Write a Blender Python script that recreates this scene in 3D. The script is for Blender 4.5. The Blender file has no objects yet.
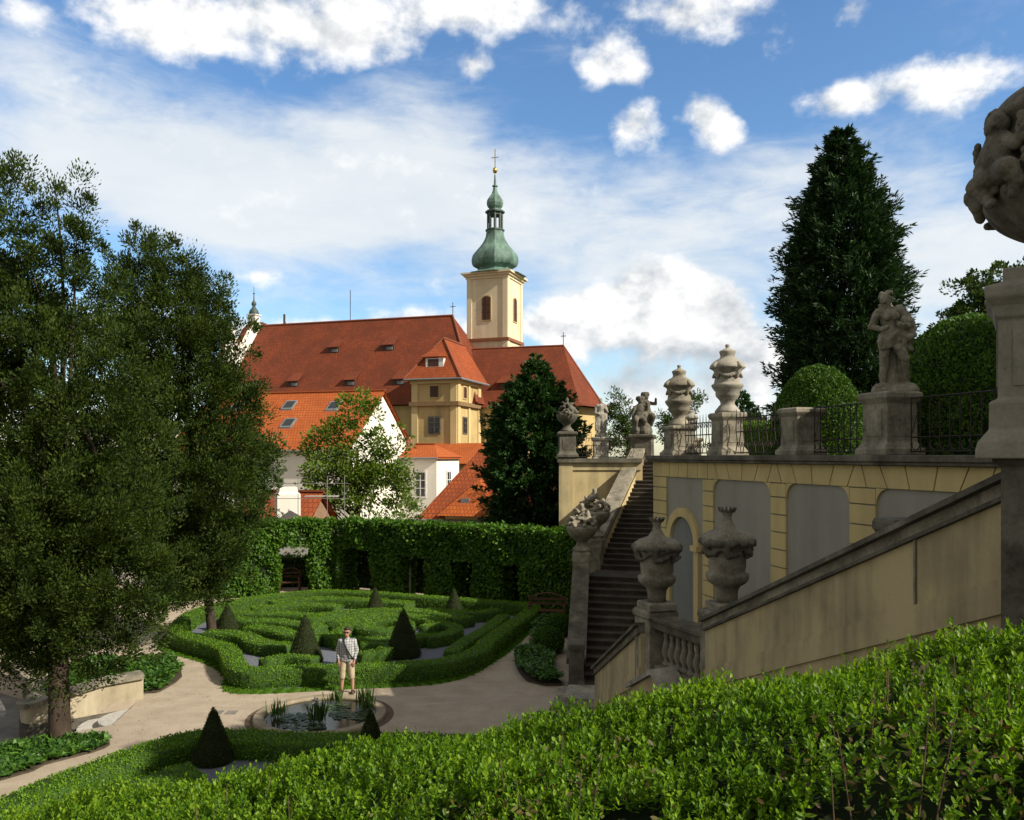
import bpy, bmesh, math, random
import numpy as np
from mathutils import Vector, Matrix
rng = np.random.default_rng(7)
random.seed(7)
S = bpy.context.scene
COL = S.collection
R = math.radians
F, CX, HY, EYE = 820.0, 512.0, 456.0, 6.46     # lens in pixels, principal column, horizon row, eye height

def P(px, py, Y):
    """the point at depth Y seen at photo position px, py"""
    return ((px-CX)/F*Y, Y, EYE-(py-HY)/F*Y)
def G(px, py, z=0.0):
    """the point at height z seen at photo position px, py"""
    Y = F*(EYE-z)/(py-HY)
    return ((px-CX)/F*Y, Y)
def V(*a): return np.array(a, float)
def unit(v):
    v = np.asarray(v, float); return v/np.linalg.norm(v)

# ------------------------------------------------------------------ objects
WO = {}
def link(o):
    COL.objects.link(o); return o
def tag(o, label=None, cat=None, group=None, kind=None):
    if label: o['label'] = label
    if cat: o['category'] = cat
    if group: o['group'] = group
    if kind: o['kind'] = kind
    return o
def thing(name, label, cat, loc=(0, 0, 0), group=None, rz=0.0):
    o = bpy.data.objects.new(name, None); link(o)
    o.location = loc; o.rotation_euler = (0, 0, rz)
    o.empty_display_size = 0.2
    WO[o.name] = np.array(loc, float)
    return tag(o, label, cat, group)
def copy_tree(o, parent=None, top=True):
    c = o.copy(); link(c)
    if parent is not None: c.parent = parent
    for ch in list(o.children): copy_tree(ch, c, False)
    return c
def again(proto, loc, label, rz=0.0, scale=1.0, group=None):
    c = copy_tree(proto); c.location = loc; c.rotation_euler = (0, 0, rz)
    c.scale = (scale,)*3; c['label'] = label
    if group: c['group'] = group
    return c

class MB:
    """collects simple solids, links them as one mesh object"""
    def __init__(s): s.v = []; s.f = []; s.uv = None
    def add(s, vs, fs):
        n = len(s.v); s.v += [tuple(float(c) for c in v) for v in vs]; s.f += [tuple(i+n for i in f) for f in fs]; return s
    def box(s, x0, x1, y0, y1, z0, z1, fr=None):
        vs = [(x, y, z) for z in (z0, z1) for x, y in ((x0, y0), (x1, y0), (x1, y1), (x0, y1))]
        if fr: vs = [fr(*v) for v in vs]
        return s.add(vs, [(3, 2, 1, 0), (4, 5, 6, 7), (0, 1, 5, 4), (1, 2, 6, 5), (2, 3, 7, 6), (3, 0, 4, 7)])
    def hull8(s, bottom, top):
        return s.add(list(bottom)+list(top), [(3, 2, 1, 0), (4, 5, 6, 7), (0, 1, 5, 4), (1, 2, 6, 5), (2, 3, 7, 6), (3, 0, 4, 7)])
    def prism(s, poly, a, b, fr):
        """poly of 2D points, swept from a to b; fr(u, sweep, w) -> world"""
        n = len(poly)
        vs = [fr(u, a, w) for u, w in poly]+[fr(u, b, w) for u, w in poly]
        fs = [tuple(range(n)), tuple(range(2*n-1, n-1, -1))]+[(i, (i+n), (i+1) % n+n, (i+1) % n) for i in range(n)]
        return s.add(vs, fs)
    def lathe(s, prof, seg=24, c=(0, 0, 0), square=False, ribs=0, rib=0.0, z0=0.0):
        vs = []; fs = []
        for r, z in prof:
            for k in range(seg):
                a = 2*math.pi*k/seg
                q = r*(1+(rib*abs(math.sin(ribs*a/2)) if ribs else 0))
                vs.append((c[0]+q*math.cos(a), c[1]+q*math.sin(a), c[2]+z))
        m = len(prof)
        for i in range(m-1):
            for k in range(seg):
                fs.append((i*seg+k, i*seg+(k+1) % seg, (i+1)*seg+(k+1) % seg, (i+1)*seg+k))
        fs.append(tuple(range(seg-1, -1, -1))); fs.append(tuple((m-1)*seg+k for k in range(seg)))
        return s.add(vs, fs)
    def sq(s, prof, c=(0, 0, 0), rot=0.0):
        """square lathe: (half width, z)"""
        vs = []; fs = []
        for h, z in prof:
            for sx, sy in ((-1, -1), (1, -1), (1, 1), (-1, 1)):
                x, y = sx*h, sy*h
                vs.append((c[0]+x*math.cos(rot)-y*math.sin(rot), c[1]+x*math.sin(rot)+y*math.cos(rot), c[2]+z))
        for i in range(len(prof)-1):
            for k in range(4): fs.append((i*4+k, i*4+(k+1) % 4, (i+1)*4+(k+1) % 4, (i+1)*4+k))
        fs.append((3, 2, 1, 0)); n = (len(prof)-1)*4; fs.append((n, n+1, n+2, n+3))
        return s.add(vs, fs)
    def cap(s, p0, r0, p1, r1, seg=10, flat=1.0):
        """tapered capsule"""
        p0, p1 = np.array(p0, float), np.array(p1, float)
        d = p1-p0; L = np.linalg.norm(d)
        d = d/L if L > 1e-6 else np.array([0, 0, 1.0])
        a = np.cross(d, [0, 0, 1.0] if abs(d[2]) < .9 else [1.0, 0, 0]); a /= np.linalg.norm(a); b = np.cross(d, a)
        rings = [(p0-d*r0*math.sin(t), r0*math.cos(t)) for t in (1.45, .95, .45)]+[(p0, r0), (p1, r1)]+[(p1+d*r1*math.sin(t), r1*math.cos(t)) for t in (.45, .95, 1.45)]
        vs = []; fs = []
        for c, r in rings:
            for k in range(seg):
                t = 2*math.pi*k/seg
                vs.append(c+a*r*math.cos(t)+b*r*math.sin(t)*flat)
        for i in range(len(rings)-1):
            for k in range(seg): fs.append((i*seg+k, i*seg+(k+1) % seg, (i+1)*seg+(k+1) % seg, (i+1)*seg+k))
        fs.append(tuple(range(seg-1, -1, -1))); fs.append(tuple((len(rings)-1)*seg+k for k in range(seg)))
        return s.add(vs, fs)
    def tube(s, pts, r, seg=6):
        pts = [np.array(p, float) for p in pts]
        rr = r if hasattr(r, '__len__') else [r]*len(pts)
        vs = []; fs = []; a = None
        for i, p in enumerate(pts):
            d = unit(pts[min(i+1, len(pts)-1)]-pts[max(i-1, 0)])
            if a is None: a = np.cross(d, [0, 0, 1.0] if abs(d[2]) < .9 else [1.0, 0, 0])
            a = a-d*np.dot(a, d); a = unit(a); b = np.cross(d, a)
            for k in range(seg):
                t = 2*math.pi*k/seg; vs.append(p+rr[i]*(a*math.cos(t)+b*math.sin(t)))
        for i in range(len(pts)-1):
            for k in range(seg): fs.append((i*seg+k, i*seg+(k+1) % seg, (i+1)*seg+(k+1) % seg, (i+1)*seg+k))
        fs.append(tuple(range(seg-1, -1, -1))); fs.append(tuple((len(pts)-1)*seg+k for k in range(seg)))
        return s.add(vs, fs)
    def build(s, name, mat, parent=None, smooth=False, world=True, remesh=None, bevel=None, rough=None, label=None, uv=None):
        me = bpy.data.meshes.new(name)
        off = WO.get(parent.name, np.zeros(3)) if (parent is not None and world) else np.zeros(3)
        me.from_pydata([(v[0]-off[0], v[1]-off[1], v[2]-off[2]) for v in s.v], [], s.f)
        bm = bmesh.new(); bm.from_mesh(me); bmesh.ops.recalc_face_normals(bm, faces=bm.faces); bm.to_mesh(me); bm.free()
        if uv: set_uv(me, uv, off)
        me.materials.append(mat)
        if smooth: me.polygons.foreach_set('use_smooth', [True]*len(me.polygons))
        o = bpy.data.objects.new(name, me); link(o)
        if parent is not None: o.parent = parent
        WO[o.name] = off
        if remesh:
            m = o.modifiers.new('fuse', 'REMESH'); m.mode = 'VOXEL'; m.voxel_size = remesh; m.use_smooth_shade = True
            m = o.modifiers.new('soften', 'SMOOTH'); m.iterations = 1; m.factor = .4
        if rough:
            t = bpy.data.textures.new(name, 'CLOUDS'); t.noise_scale = rough[1]; t.noise_depth = 3
            m = o.modifiers.new('weather', 'DISPLACE'); m.texture = t; m.strength = rough[0]; m.texture_coords = 'LOCAL'
        if bevel:
            m = o.modifiers.new('edge', 'BEVEL'); m.width = bevel; m.segments = 2; m.limit_method = 'ANGLE'
        if label: o['label'] = label
        return o
def set_uv(me, axes, off):
    """planar UV in metres: per face, u along the horizontal, v up the slope"""
    l = me.uv_layers.new(name='UVMap')
    for p in me.polygons:
        n = p.normal
        h = Vector((-n.y, n.x, 0))
        if h.length < 1e-3: h = Vector((1, 0, 0))
        h.normalize(); w = n.cross(h)
        for li in p.loop_indices:
            c = me.vertices[me.loops[li].vertex_index].co
            l.data[li].uv = (c.dot(h), c.dot(w))
def struct(name, mb, mat, **k):
    return tag(mb.build(name, mat, **k), kind='structure')
def sheet(name, pts, z, mat, kind='structure'):
    m = MB().add([(x, y, z) for x, y in pts], [tuple(range(len(pts)))])
    return tag(m.build(name, mat), kind=kind)
def slab(pts, z0, z1, mb=None):
    mb = mb or MB(); n = len(pts)
    return mb.add([(x, y, z0) for x, y in pts]+[(x, y, z1) for x, y in pts],
                  [tuple(range(n-1, -1, -1)), tuple(range(n, 2*n))]+[(i, (i+1) % n, (i+1) % n+n, i+n) for i in range(n)])
def frame(o, a):
    ca, sa = math.cos(a), math.sin(a)
    return lambda u, w, z: (o[0]+u*ca-w*sa, o[1]-u*sa-w*ca, z)

# ------------------------------------------------------------------ materials
def new_mat(name):
    m = bpy.data.materials.new(name); m.use_nodes = True
    nt = m.node_tree; return m, nt, nt.nodes['Principled BSDF']
def ramp(nt, fac, stops):
    r = nt.nodes.new('ShaderNodeValToRGB'); e = r.color_ramp.elements
    while len(e) < len(stops): e.new(.5)
    for k, (p, c) in zip(e, stops): k.position = p; k.color = (*c, 1)
    nt.links.new(fac, r.inputs[0]); return r.outputs[0]
def noise(nt, vec, scale, detail=5, rough=.6, dist=0.0):
    n = nt.nodes.new('ShaderNodeTexNoise'); n.inputs['Scale'].default_value = scale; n.inputs['Detail'].default_value = detail
    n.inputs['Roughness'].default_value = rough; n.inputs['Distortion'].default_value = dist
    nt.links.new(vec, n.inputs['Vector']); return n.outputs['Fac']
def mapping(nt, scale=(1, 1, 1), what='Object', rot=(0, 0, 0)):
    t = nt.nodes.new('ShaderNodeTexCoord'); m = nt.nodes.new('ShaderNodeMapping'); m.inputs['Scale'].default_value = scale; m.inputs['Rotation'].default_value = rot
    nt.links.new(t.outputs[what], m.inputs[0]); return m.outputs[0]
def mix(nt, fac, a, b, mode='MIX'):
    m = nt.nodes.new('ShaderNodeMix'); m.data_type = 'RGBA'; m.blend_type = mode
    for s, v in ((m.inputs[0], fac), (m.inputs[6], a), (m.inputs[7], b)):
        if hasattr(v, 'is_output'): nt.links.new(v, s)
        elif isinstance(v, tuple): s.default_value = (*v, 1)
        else: s.default_value = v
    return m.outputs[2]
def math_(nt, op, a, b=None, c=None, clamp=False):
    m = nt.nodes.new('ShaderNodeMath'); m.operation = op; m.use_clamp = clamp
    for s, v in zip(m.inputs, (a, b, c)):
        if v is None: continue
        if hasattr(v, 'is_output'): nt.links.new(v, s)
        else: s.default_value = v
    return m.outputs[0]
def bump(nt, h, bs, strength=.4, dist=.02):
    b = nt.nodes.new('ShaderNodeBump'); b.inputs['Strength'].default_value = strength; b.inputs['Distance'].default_value = dist
    nt.links.new(h, b.inputs['Height']); nt.links.new(b.outputs[0], bs.inputs['Normal'])
def M_stone(name, light, dark, s=3.0, amount=.55, rough=.9, streak=False, b=.5):
    m, nt, bs = new_mat(name)
    vec = mapping(nt, (1, 1, .35) if streak else (1, 1, 1))
    n1 = noise(nt, vec, s, 8, .65); n2 = noise(nt, mapping(nt), s*9, 6, .7)
    f = math_(nt, 'ADD', math_(nt, 'MULTIPLY', n1, .7), math_(nt, 'MULTIPLY', n2, .3))
    c = ramp(nt, f, [(.34, dark), (.36+.24*amount, tuple(.45*a+.55*d for a, d in zip(light, dark))), (.66, light)])
    nt.links.new(c, bs.inputs['Base Color']); bs.inputs['Roughness'].default_value = rough
    bs.inputs['Specular IOR Level'].default_value = .25
    bump(nt, f, bs, b, .02); return m
def M_plain(name, c, rough=.6, c2=None, s=4.0, metal=0.0, spec=.4, b=.15):
    m, nt, bs = new_mat(name)
    f = noise(nt, mapping(nt), s, 5)
    c2 = c2 or tuple(x*.72 for x in c)
    nt.links.new(ramp(nt, f, [(.35, c2), (.62, c)]), bs.inputs['Base Color'])
    bs.inputs['Roughness'].default_value = rough; bs.inputs['Metallic'].default_value = metal; bs.inputs['Specular IOR Level'].default_value = spec
    bump(nt, f, bs, b, .01); return m
def M_stucco(name, c, dirt, streaks=.5, s=1.0):
    m, nt, bs = new_mat(name)
    a = noise(nt, mapping(nt, (2.2*s, 2.2*s, .22*s)), 1.0, 8, .6)
    p = noise(nt, mapping(nt), .8*s, 7, .65)
    g = noise(nt, mapping(nt), 30*s, 4, .7)
    f = math_(nt, 'ADD', math_(nt, 'MULTIPLY', a, .55), math_(nt, 'MULTIPLY', p, .45))
    base = mix(nt, g, tuple(x*.88 for x in c), tuple(min(1, x*1.1) for x in c))
    k = ramp(nt, f, [(.36, (streaks,)*3), (.56, (.06,)*3), (.7, (0, 0, 0))])
    nt.links.new(mix(nt, k, base, dirt), bs.inputs['Base Color'])
    bs.inputs['Roughness'].default_value = .92; bs.inputs['Specular IOR Level'].default_value = .2
    bump(nt, g, bs, .25, .01); return m
def M_tiles(name, cols, row=.28, col=.2, patch=(.10, .03, .015)):
    m, nt, bs = new_mat(name)
    uv = mapping(nt, (1, 1, 1), 'UV')
    br = nt.nodes.new('ShaderNodeTexBrick'); nt.links.new(uv, br.inputs['Vector'])
    br.inputs['Scale'].default_value = 1; br.inputs['Brick Width'].default_value = col; br.inputs['Row Height'].default_value = row
    br.inputs['Mortar Size'].default_value = .028; br.inputs['Mortar Smooth'].default_value = .4
    br.inputs['Color1'].default_value = (*cols[0], 1); br.inputs['Color2'].default_value = (*cols[1], 1); br.inputs['Mortar'].default_value = (*cols[2], 1)
    br.offset = .5
    n = noise(nt, uv, .35, 7, .7); n2 = noise(nt, uv, 2.2, 5, .7)
    c = mix(nt, ramp(nt, n, [(.40, (.75,)*3), (.60, (0, 0, 0))]), br.outputs['Color'], patch)
    c = mix(nt, ramp(nt, n2, [(.35, (.45,)*3), (.6, (0, 0, 0))]), c, tuple(x*.55 for x in cols[0]))
    nt.links.new(c, bs.inputs['Base Color']); bs.inputs['Roughness'].default_value = .85; bs.inputs['Specular IOR Level'].default_value = .2
    sx = nt.nodes.new('ShaderNodeSeparateXYZ'); nt.links.new(uv, sx.inputs[0])
    saw = math_(nt, 'FRACT', math_(nt, 'DIVIDE', sx.outputs[1], row))
    h = math_(nt, 'SUBTRACT', 1.0, saw)
    bump(nt, math_(nt, 'ADD', h, math_(nt, 'MULTIPLY', br.outputs['Fac'], -.5)), bs, .5, .05)
    return m
def M_leaf(name, stops, trans=.3, rough=.5, spec=.35, tcol=None, patch=.0):
    """leaf colour differs from leaf to leaf"""
    m, nt, bs = new_mat(name)
    g = nt.nodes.new('ShaderNodeNewGeometry')
    f = g.outputs['Random Per Island']
    if patch:
        n = noise(nt, mapping(nt), patch, 4)
        f = math_(nt, 'ADD', math_(nt, 'MULTIPLY', f, .6), math_(nt, 'MULTIPLY', math_(nt, 'SUBTRACT', n, .3), .95), clamp=True)
    c = ramp(nt, f, stops)
    nt.links.new(c, bs.inputs['Base Color']); bs.inputs['Roughness'].default_value = rough; bs.inputs['Specular IOR Level'].default_value = spec
    t = nt.nodes.new('ShaderNodeBsdfTranslucent')
    nt.links.new(mix(nt, 1.0, c, tcol or (1.3, 1.25, .5), 'MULTIPLY'), t.inputs[0])
    mx = nt.nodes.new('ShaderNodeMixShader'); mx.inputs[0].default_value = trans
    out = nt.nodes['Material Output']
    nt.links.new(bs.outputs[0], mx.inputs[1]); nt.links.new(t.outputs[0], mx.inputs[2]); nt.links.new(mx.outputs[0], out.inputs[0])
    return m
def M_glass(name, c=(.02, .022, .025)):
    m, nt, bs = new_mat(name); bs.inputs['Base Color'].default_value = (*c, 1); bs.inputs['Roughness'].default_value = .12
    bs.inputs['Specular IOR Level'].default_value = .5; return m

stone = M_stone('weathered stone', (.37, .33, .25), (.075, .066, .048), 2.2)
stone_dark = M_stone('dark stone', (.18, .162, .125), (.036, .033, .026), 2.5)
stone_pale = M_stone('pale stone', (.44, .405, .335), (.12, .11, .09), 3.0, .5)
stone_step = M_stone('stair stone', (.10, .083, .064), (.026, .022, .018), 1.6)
coping_m = M_stone('mossy coping', (.215, .192, .145), (.034, .033, .024), 1.8, .7, streak=True)
stucco = M_stucco('yellow stucco', (.54, .43, .225), (.15, .12, .075), .7)
stucco_ramp = M_stucco('faded yellow stucco', (.49, .40, .22), (.15, .125, .08), .8)
ashlar_m = M_stucco('yellow ashlar', (.57, .45, .205), (.22, .17, .09), .45)
panel_m = M_stucco('grey render', (.31, .295, .245), (.17, .155, .125), .5)
church_m = M_stucco('ochre plaster', (.545, .40, .185), (.26, .185, .09), .7, .35)
tower_m = M_stucco('cream plaster', (.72, .615, .43), (.42, .34, .22), .55, .35)
trim_m = M_stucco('pale trim', (.62, .485, .24), (.36, .27, .13), .4, .4)
tower_trim = M_stucco('cream trim', (.72, .62, .43), (.45, .37, .24), .35, .35)
white_m = M_stucco('white plaster', (.80, .76, .68), (.5, .46, .40), .4, .4)
greywall_m = M_stucco('grey plaster', (.40, .38, .34), (.25, .23, .2), .4, .4)
tile_old = M_tiles('old red roof tiles', [(.255, .060, .024), (.19, .043, .018), (.06, .017, .010)], .36, .26)
tile_new = M_tiles('orange roof tiles', [(.52, .135, .030), (.42, .10, .026), (.16, .04, .014)], .36, .26, (.30, .07, .02))
tile_mid = M_tiles('rows of red tiles', [(.42, .10, .03), (.30, .065, .022), (.05, .014, .008)], .40, .30, (.2, .05, .02))
copper = M_stone('green copper', (.20, .33, .265), (.04, .065, .052), 1.1, .6, .6, True, .2)
copper_dark = M_plain('dark copper', (.055, .085, .075), .6)
iron = M_plain('wrought iron', (.022, .020, .018), .6, (.035, .022, .014), 20, .3)
gold = M_plain('gilding', (.75, .48, .12), .3, metal=1.0)
wood = M_plain('red brown wood', (.10, .042, .024), .6, s=8)
shutter = M_plain('brown shutter', (.075, .03, .02), .6)
frame_w = M_plain('white paint', (.72, .71, .68), .5)
lead = M_plain('lead sheet', (.20, .205, .21), .6)
ridge_m = M_plain('ridge tiles', (.24, .07, .035), .85)
pole_m = M_plain('steel tube', (.22, .215, .2), .5)
glass = M_glass('window glass')
bark = M_stone('bark', (.085, .06, .042), (.02, .015, .011), 7, .6, .95, True, .9)
twig = M_plain('twig bark', (.12, .075, .045), .9, (.05, .03, .02), 20)
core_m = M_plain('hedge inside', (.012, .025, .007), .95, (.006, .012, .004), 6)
# leaf colours
leaf_front = M_leaf('privet leaves', [(0, (.028, .075, .005)), (.4, (.095, .205, .009)), (.8, (.215, .345, .016)), (1, (.32, .42, .06))], .45, .5, .3, patch=1.6)
leaf_dry = M_leaf('dry privet leaves', [(0, (.06, .035, .015)), (.6, (.10, .07, .02)), (1, (.13, .16, .03))], .3)
leaf_box = M_leaf('box leaves', [(0, (.068, .16, .006)), (.5, (.12, .25, .009)), (1, (.175, .315, .015))], .35, .55, .3)
leaf_horn = M_leaf('hornbeam leaves', [(0, (.028, .082, .006)), (.5, (.06, .15, .010)), (1, (.11, .215, .018))], .33, .5, .3)
leaf_yew = M_leaf('yew sprays', [(0, (.008, .018, .004)), (.4, (.024, .047, .006)), (.85, (.066, .100, .010)), (1, (.115, .10, .018))], .24, .6, .2, patch=1.3)
leaf_conifer = M_leaf('dark conifer sprays', [(0, (.007, .020, .007)), (.6, (.015, .045, .012)), (1, (.035, .085, .018))], .15, .6, .25)
leaf_mid = M_leaf('green conifer sprays', [(0, (.010, .034, .009)), (.6, (.024, .070, .013)), (1, (.045, .11, .018))], .2, .55, .3)
leaf_young = M_leaf('young leaves', [(0, (.055, .10, .012)), (.5, (.10, .175, .02)), (1, (.17, .24, .035))], .4, .5, .3)
leaf_dull = M_leaf('dull leaves', [(0, (.022, .05, .01)), (.6, (.05, .095, .018)), (1, (.09, .14, .03))], .3)
leaf_cone = M_leaf('clipped yew', [(0, (.022, .035, .008)), (.6, (.042, .062, .012)), (1, (.075, .085, .02))], .15, .6, .25)
leaf_top = M_leaf('clipped dark topiary', [(0, (.026, .066, .006)), (.6, (.055, .13, .010)), (1, (.10, .20, .016))], .2, .55, .3)
leaf_ivy = M_leaf('ground cover leaves', [(0, (.02, .06, .008)), (.6, (.05, .13, .014)), (1, (.10, .21, .025))], .25, .45, .4)
leaf_reed = M_leaf('reed blades', [(0, (.03, .075, .015)), (.6, (.07, .14, .03)), (1, (.13, .19, .05))], .35, .45, .35)
leaf_grass = M_leaf('grass blades', [(0, (.045, .115, .006)), (1, (.11, .23, .012))], .3, .6, .2)
petal = M_plain('white petals', (.75, .73, .66), .6)
lily_m = M_leaf('lily pads', [(0, (.03, .06, .03)), (1, (.10, .14, .075))], .1, .4, .4)

def rand_unit(n):
    v = rng.normal(size=(n, 3)); return v/np.linalg.norm(v, axis=1)[:, None]
def norm(v): return v/np.maximum(np.linalg.norm(v, axis=1), 1e-9)[:, None]
def leaf_object(name, pos, axis, up, length, width, mat, parent=None, fold=.12, fine=False, label=None):
    n = len(pos); axis = norm(axis)
    up = norm(up-axis*np.sum(up*axis, 1)[:, None]); side = np.cross(axis, up)
    L = np.broadcast_to(np.asarray(length, float), (n,))[:, None]; W = np.broadcast_to(np.asarray(width, float), (n,))[:, None]
    off = WO.get(parent.name, np.zeros(3)) if parent is not None else np.zeros(3)
    pos = pos-off
    if fine:
        a = pos+axis*L*.35+up*W*fold; b = pos+axis*L*.72+up*W*fold*.6
        vs = np.stack([pos, a+side*W*.46, b+side*W*.40, pos+axis*L, b-side*W*.40, a-side*W*.46], 1).reshape(-1, 3)
        idx = (np.arange(n)*6)[:, None]+np.array([0, 1, 2, 3, 0, 3, 4, 5])[None]
        nv, nl, npoly, per = n*6, n*8, n*2, 4
    else:
        a = pos+axis*L*.45+up*W*fold
        vs = np.stack([pos, a+side*W*.5, pos+axis*L, a-side*W*.5], 1).reshape(-1, 3)
        idx = (np.arange(n)*4)[:, None]+np.array([0, 1, 2, 0, 2, 3])[None]
        nv, nl, npoly, per = n*4, n*6, n*2, 3
    me = bpy.data.meshes.new(name)
    me.vertices.add(nv); me.vertices.foreach_set('co', vs.astype(np.float32).ravel())
    me.loops.add(nl); me.loops.foreach_set('vertex_index', idx.astype(np.int32).ravel())
    me.polygons.add(npoly); me.polygons.foreach_set('loop_start', (np.arange(npoly)*per).astype(np.int32))
    me.update(calc_edges=True); me.materials.append(mat)
    o = bpy.data.objects.new(name, me); link(o)
    if parent is not None: o.parent = parent
    if label: o['label'] = label
    WO[o.name] = off
    return o
def ellipsoid_clumps(ells, n, shell=.4):
    """n clump centres spread through a union of ellipsoids (cx,cy,cz,rx,ry,rz)"""
    e = np.array(ells, float); w = e[:, 3]*e[:, 4]*e[:, 5]; w = w**.75; w /= w.sum()
    k = rng.choice(len(e), n, p=w); d = rand_unit(n); r = rng.random(n)**shell
    c = e[k, :3]+d*e[k, 3:]*r[:, None]
    return c, d
def clump_leaves(centres, outward, radius, per, size, rise=.5, spread=.9, flat=.75):
    if flat > 1: spread = .55
    n = len(centres); N = n*per
    c = np.repeat(centres, per, 0); od = np.repeat(outward, per, 0)
    rad = np.repeat(radius*(.55+.95*rng.random(n)**1.5), per)
    d = rand_unit(N); r = rng.random(N)**.6
    pos = c+d*np.array([1, 1, flat])*(rad*r)[:, None]
    ax = norm(d*spread+od*.6+np.array([0, 0, rise])+rng.normal(size=(N, 3))*.25)
    L = size*(.6+.8*rng.random(N))
    return pos, ax, rand_unit(N), L
def limbs(mb, base, tops, r0, seg=7):
    for t in tops:
        b = np.array(base, float); t = np.array(t, float)
        mid = (b*.5+t*.5)+rng.normal(size=3)*.08*np.linalg.norm(t-b)
        q = [b*(1-s)**2+2*mid*s*(1-s)+t*s*s for s in np.linspace(0, 1, 6)]
        mb.tube(q, [r0*(1-.85*s) for s in np.linspace(0, 1, 6)], seg)
def tree(name, label, base, ells, nclump, rad, per, size, mat, trunk_r, rise=.5, shell=.4, group=None, cat='tree', wr=.45, trunk_top=None, flat=.75, nl=14, plume=0.0):
    t = thing(name, label, cat, base, group)
    c, d = ellipsoid_clumps(ells, nclump, shell)
    c = c+d*(rad*plume*rng.random(len(c))**2)[:, None]+np.array([0, 0, rad*plume*.6])*(rng.random(len(c))**2)[:, None]
    if plume:   # ragged crown: hollows between the boughs
        g = np.sin(c[:, 0]*1.9+.7*c[:, 2])*np.sin(c[:, 2]*1.6+.5*c[:, 0])+.8*np.sin(c[:, 0]*3.7-c[:, 1]*2.9+c[:, 2]*2.6)+.5*rng.normal(size=len(c))
        kp = g > -1.15; c, d = c[kp], d[kp]
    keep = c[:, 2] > base[2]+.15; c, d = c[keep], d[keep]
    pos, ax, up, L = clump_leaves(c, d, rad, per, size, rise, flat=flat)
    leaf_object('crown', pos, ax, up, L, L*wr, mat, t)
    mb = MB(); top = trunk_top or (base[0], base[1], base[2]+.7*(c[:, 2].max()-base[2]))
    mb.tube([(base[0], base[1], base[2]-.2), (base[0]*.97+top[0]*.03, base[1], base[2]+.3), tuple(.5*a+.5*b for a, b in zip(base, top)), top], [trunk_r*1.35, trunk_r, trunk_r*.7, trunk_r*.2], 10)
    for i in rng.choice(len(c), min(nl, len(c)), replace=False):
        h = .25+.6*rng.random(); b = tuple(a*(1-h)+q*h for a, q in zip(base, top))
        limbs(mb, b, [c[i]], trunk_r*.35)
    mb.build('trunk', bark, t, smooth=True)
    return t
def conifer(name, label, base, prof, n, per, size, mat, trunk_r, droop=.25, group=None, clump=.35, wr=.3):
    """prof: list of (height, radius) from the ground up"""
    t = thing(name, label, 'tree', base, group)
    hs = np.array([p[0] for p in prof]); rs = np.array([p[1] for p in prof])
    cand = rng.random(n*4)*hs[-1]; w = np.interp(cand, hs, rs)/rs.max(); cand = cand[rng.random(n*4) < w+.06][:n]; n = len(cand)
    a = rng.random(n)*2*math.pi
    # branch sprays gather in uneven tufts
    tuft = 1+.15*np.sin(a*5+cand*2.1)+.12*np.sin(a*3-cand*3.7)+.13*rng.normal(size=n)
    rr = np.interp(cand, hs, rs)*tuft*(.45+.55*rng.random(n)**.35)
    d = np.stack([np.cos(a), np.sin(a), np.full(n, 0.15)], 1)
    c = np.stack([np.cos(a)*rr, np.sin(a)*rr, cand+.12*rr], 1)+np.array(base)
    N = n*per
    k = np.repeat(np.arange(n), per); s = rng.random(N)
    dirn = norm(d+np.array([0, 0, .35])+rng.normal(size=(n, 3))*.22)[k]
    cl = (clump*(.6+.8*rng.random(n))*np.clip(.30+1.05*np.interp(cand, hs, rs)/rs.max(), .3, 1.0))[k]
    pos = c[k]+dirn*(s*cl*1.6)[:, None]+rand_unit(N)*(cl*.42*(1.1-s*.8))[:, None]
    ax = norm(dirn+rng.normal(size=(N, 3))*.45-np.array([0, 0, droop])*rng.random(N)[:, None])
    L = size*(.6+.8*rng.random(N))
    leaf_object('crown', pos, ax, rand_unit(N), L, L*wr, mat, t)
    MB().tube([(base[0], base[1], base[2]-.2), (base[0], base[1], base[2]+hs[-1]*.5), (base[0], base[1], base[2]+hs[-1]*.95)], [trunk_r, trunk_r*.6, .03], 9).build('trunk', bark, t, smooth=True)
    return t
def spline(pts, step=.12, closed=False):
    pts = np.array(pts, float); n = len(pts); out = []
    rngi = range(n) if closed else range(n-1)
    for i in rngi:
        if closed: p = [pts[(i+j) % n] for j in (-1, 0, 1, 2)]
        else: p = [pts[max(i-1, 0)], pts[i], pts[i+1], pts[min(i+2, n-1)]]
        m = max(2, int(np.linalg.norm(p[2]-p[1])/step))
        for t in np.arange(m)/m:
            out.append(.5*((2*p[1])+(-p[0]+p[2])*t+(2*p[0]-5*p[1]+4*p[2]-p[3])*t*t+(-p[0]+3*p[1]-3*p[2]+p[3])*t**3))
    if not closed: out.append(pts[-1])
    return np.array(out)
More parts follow.
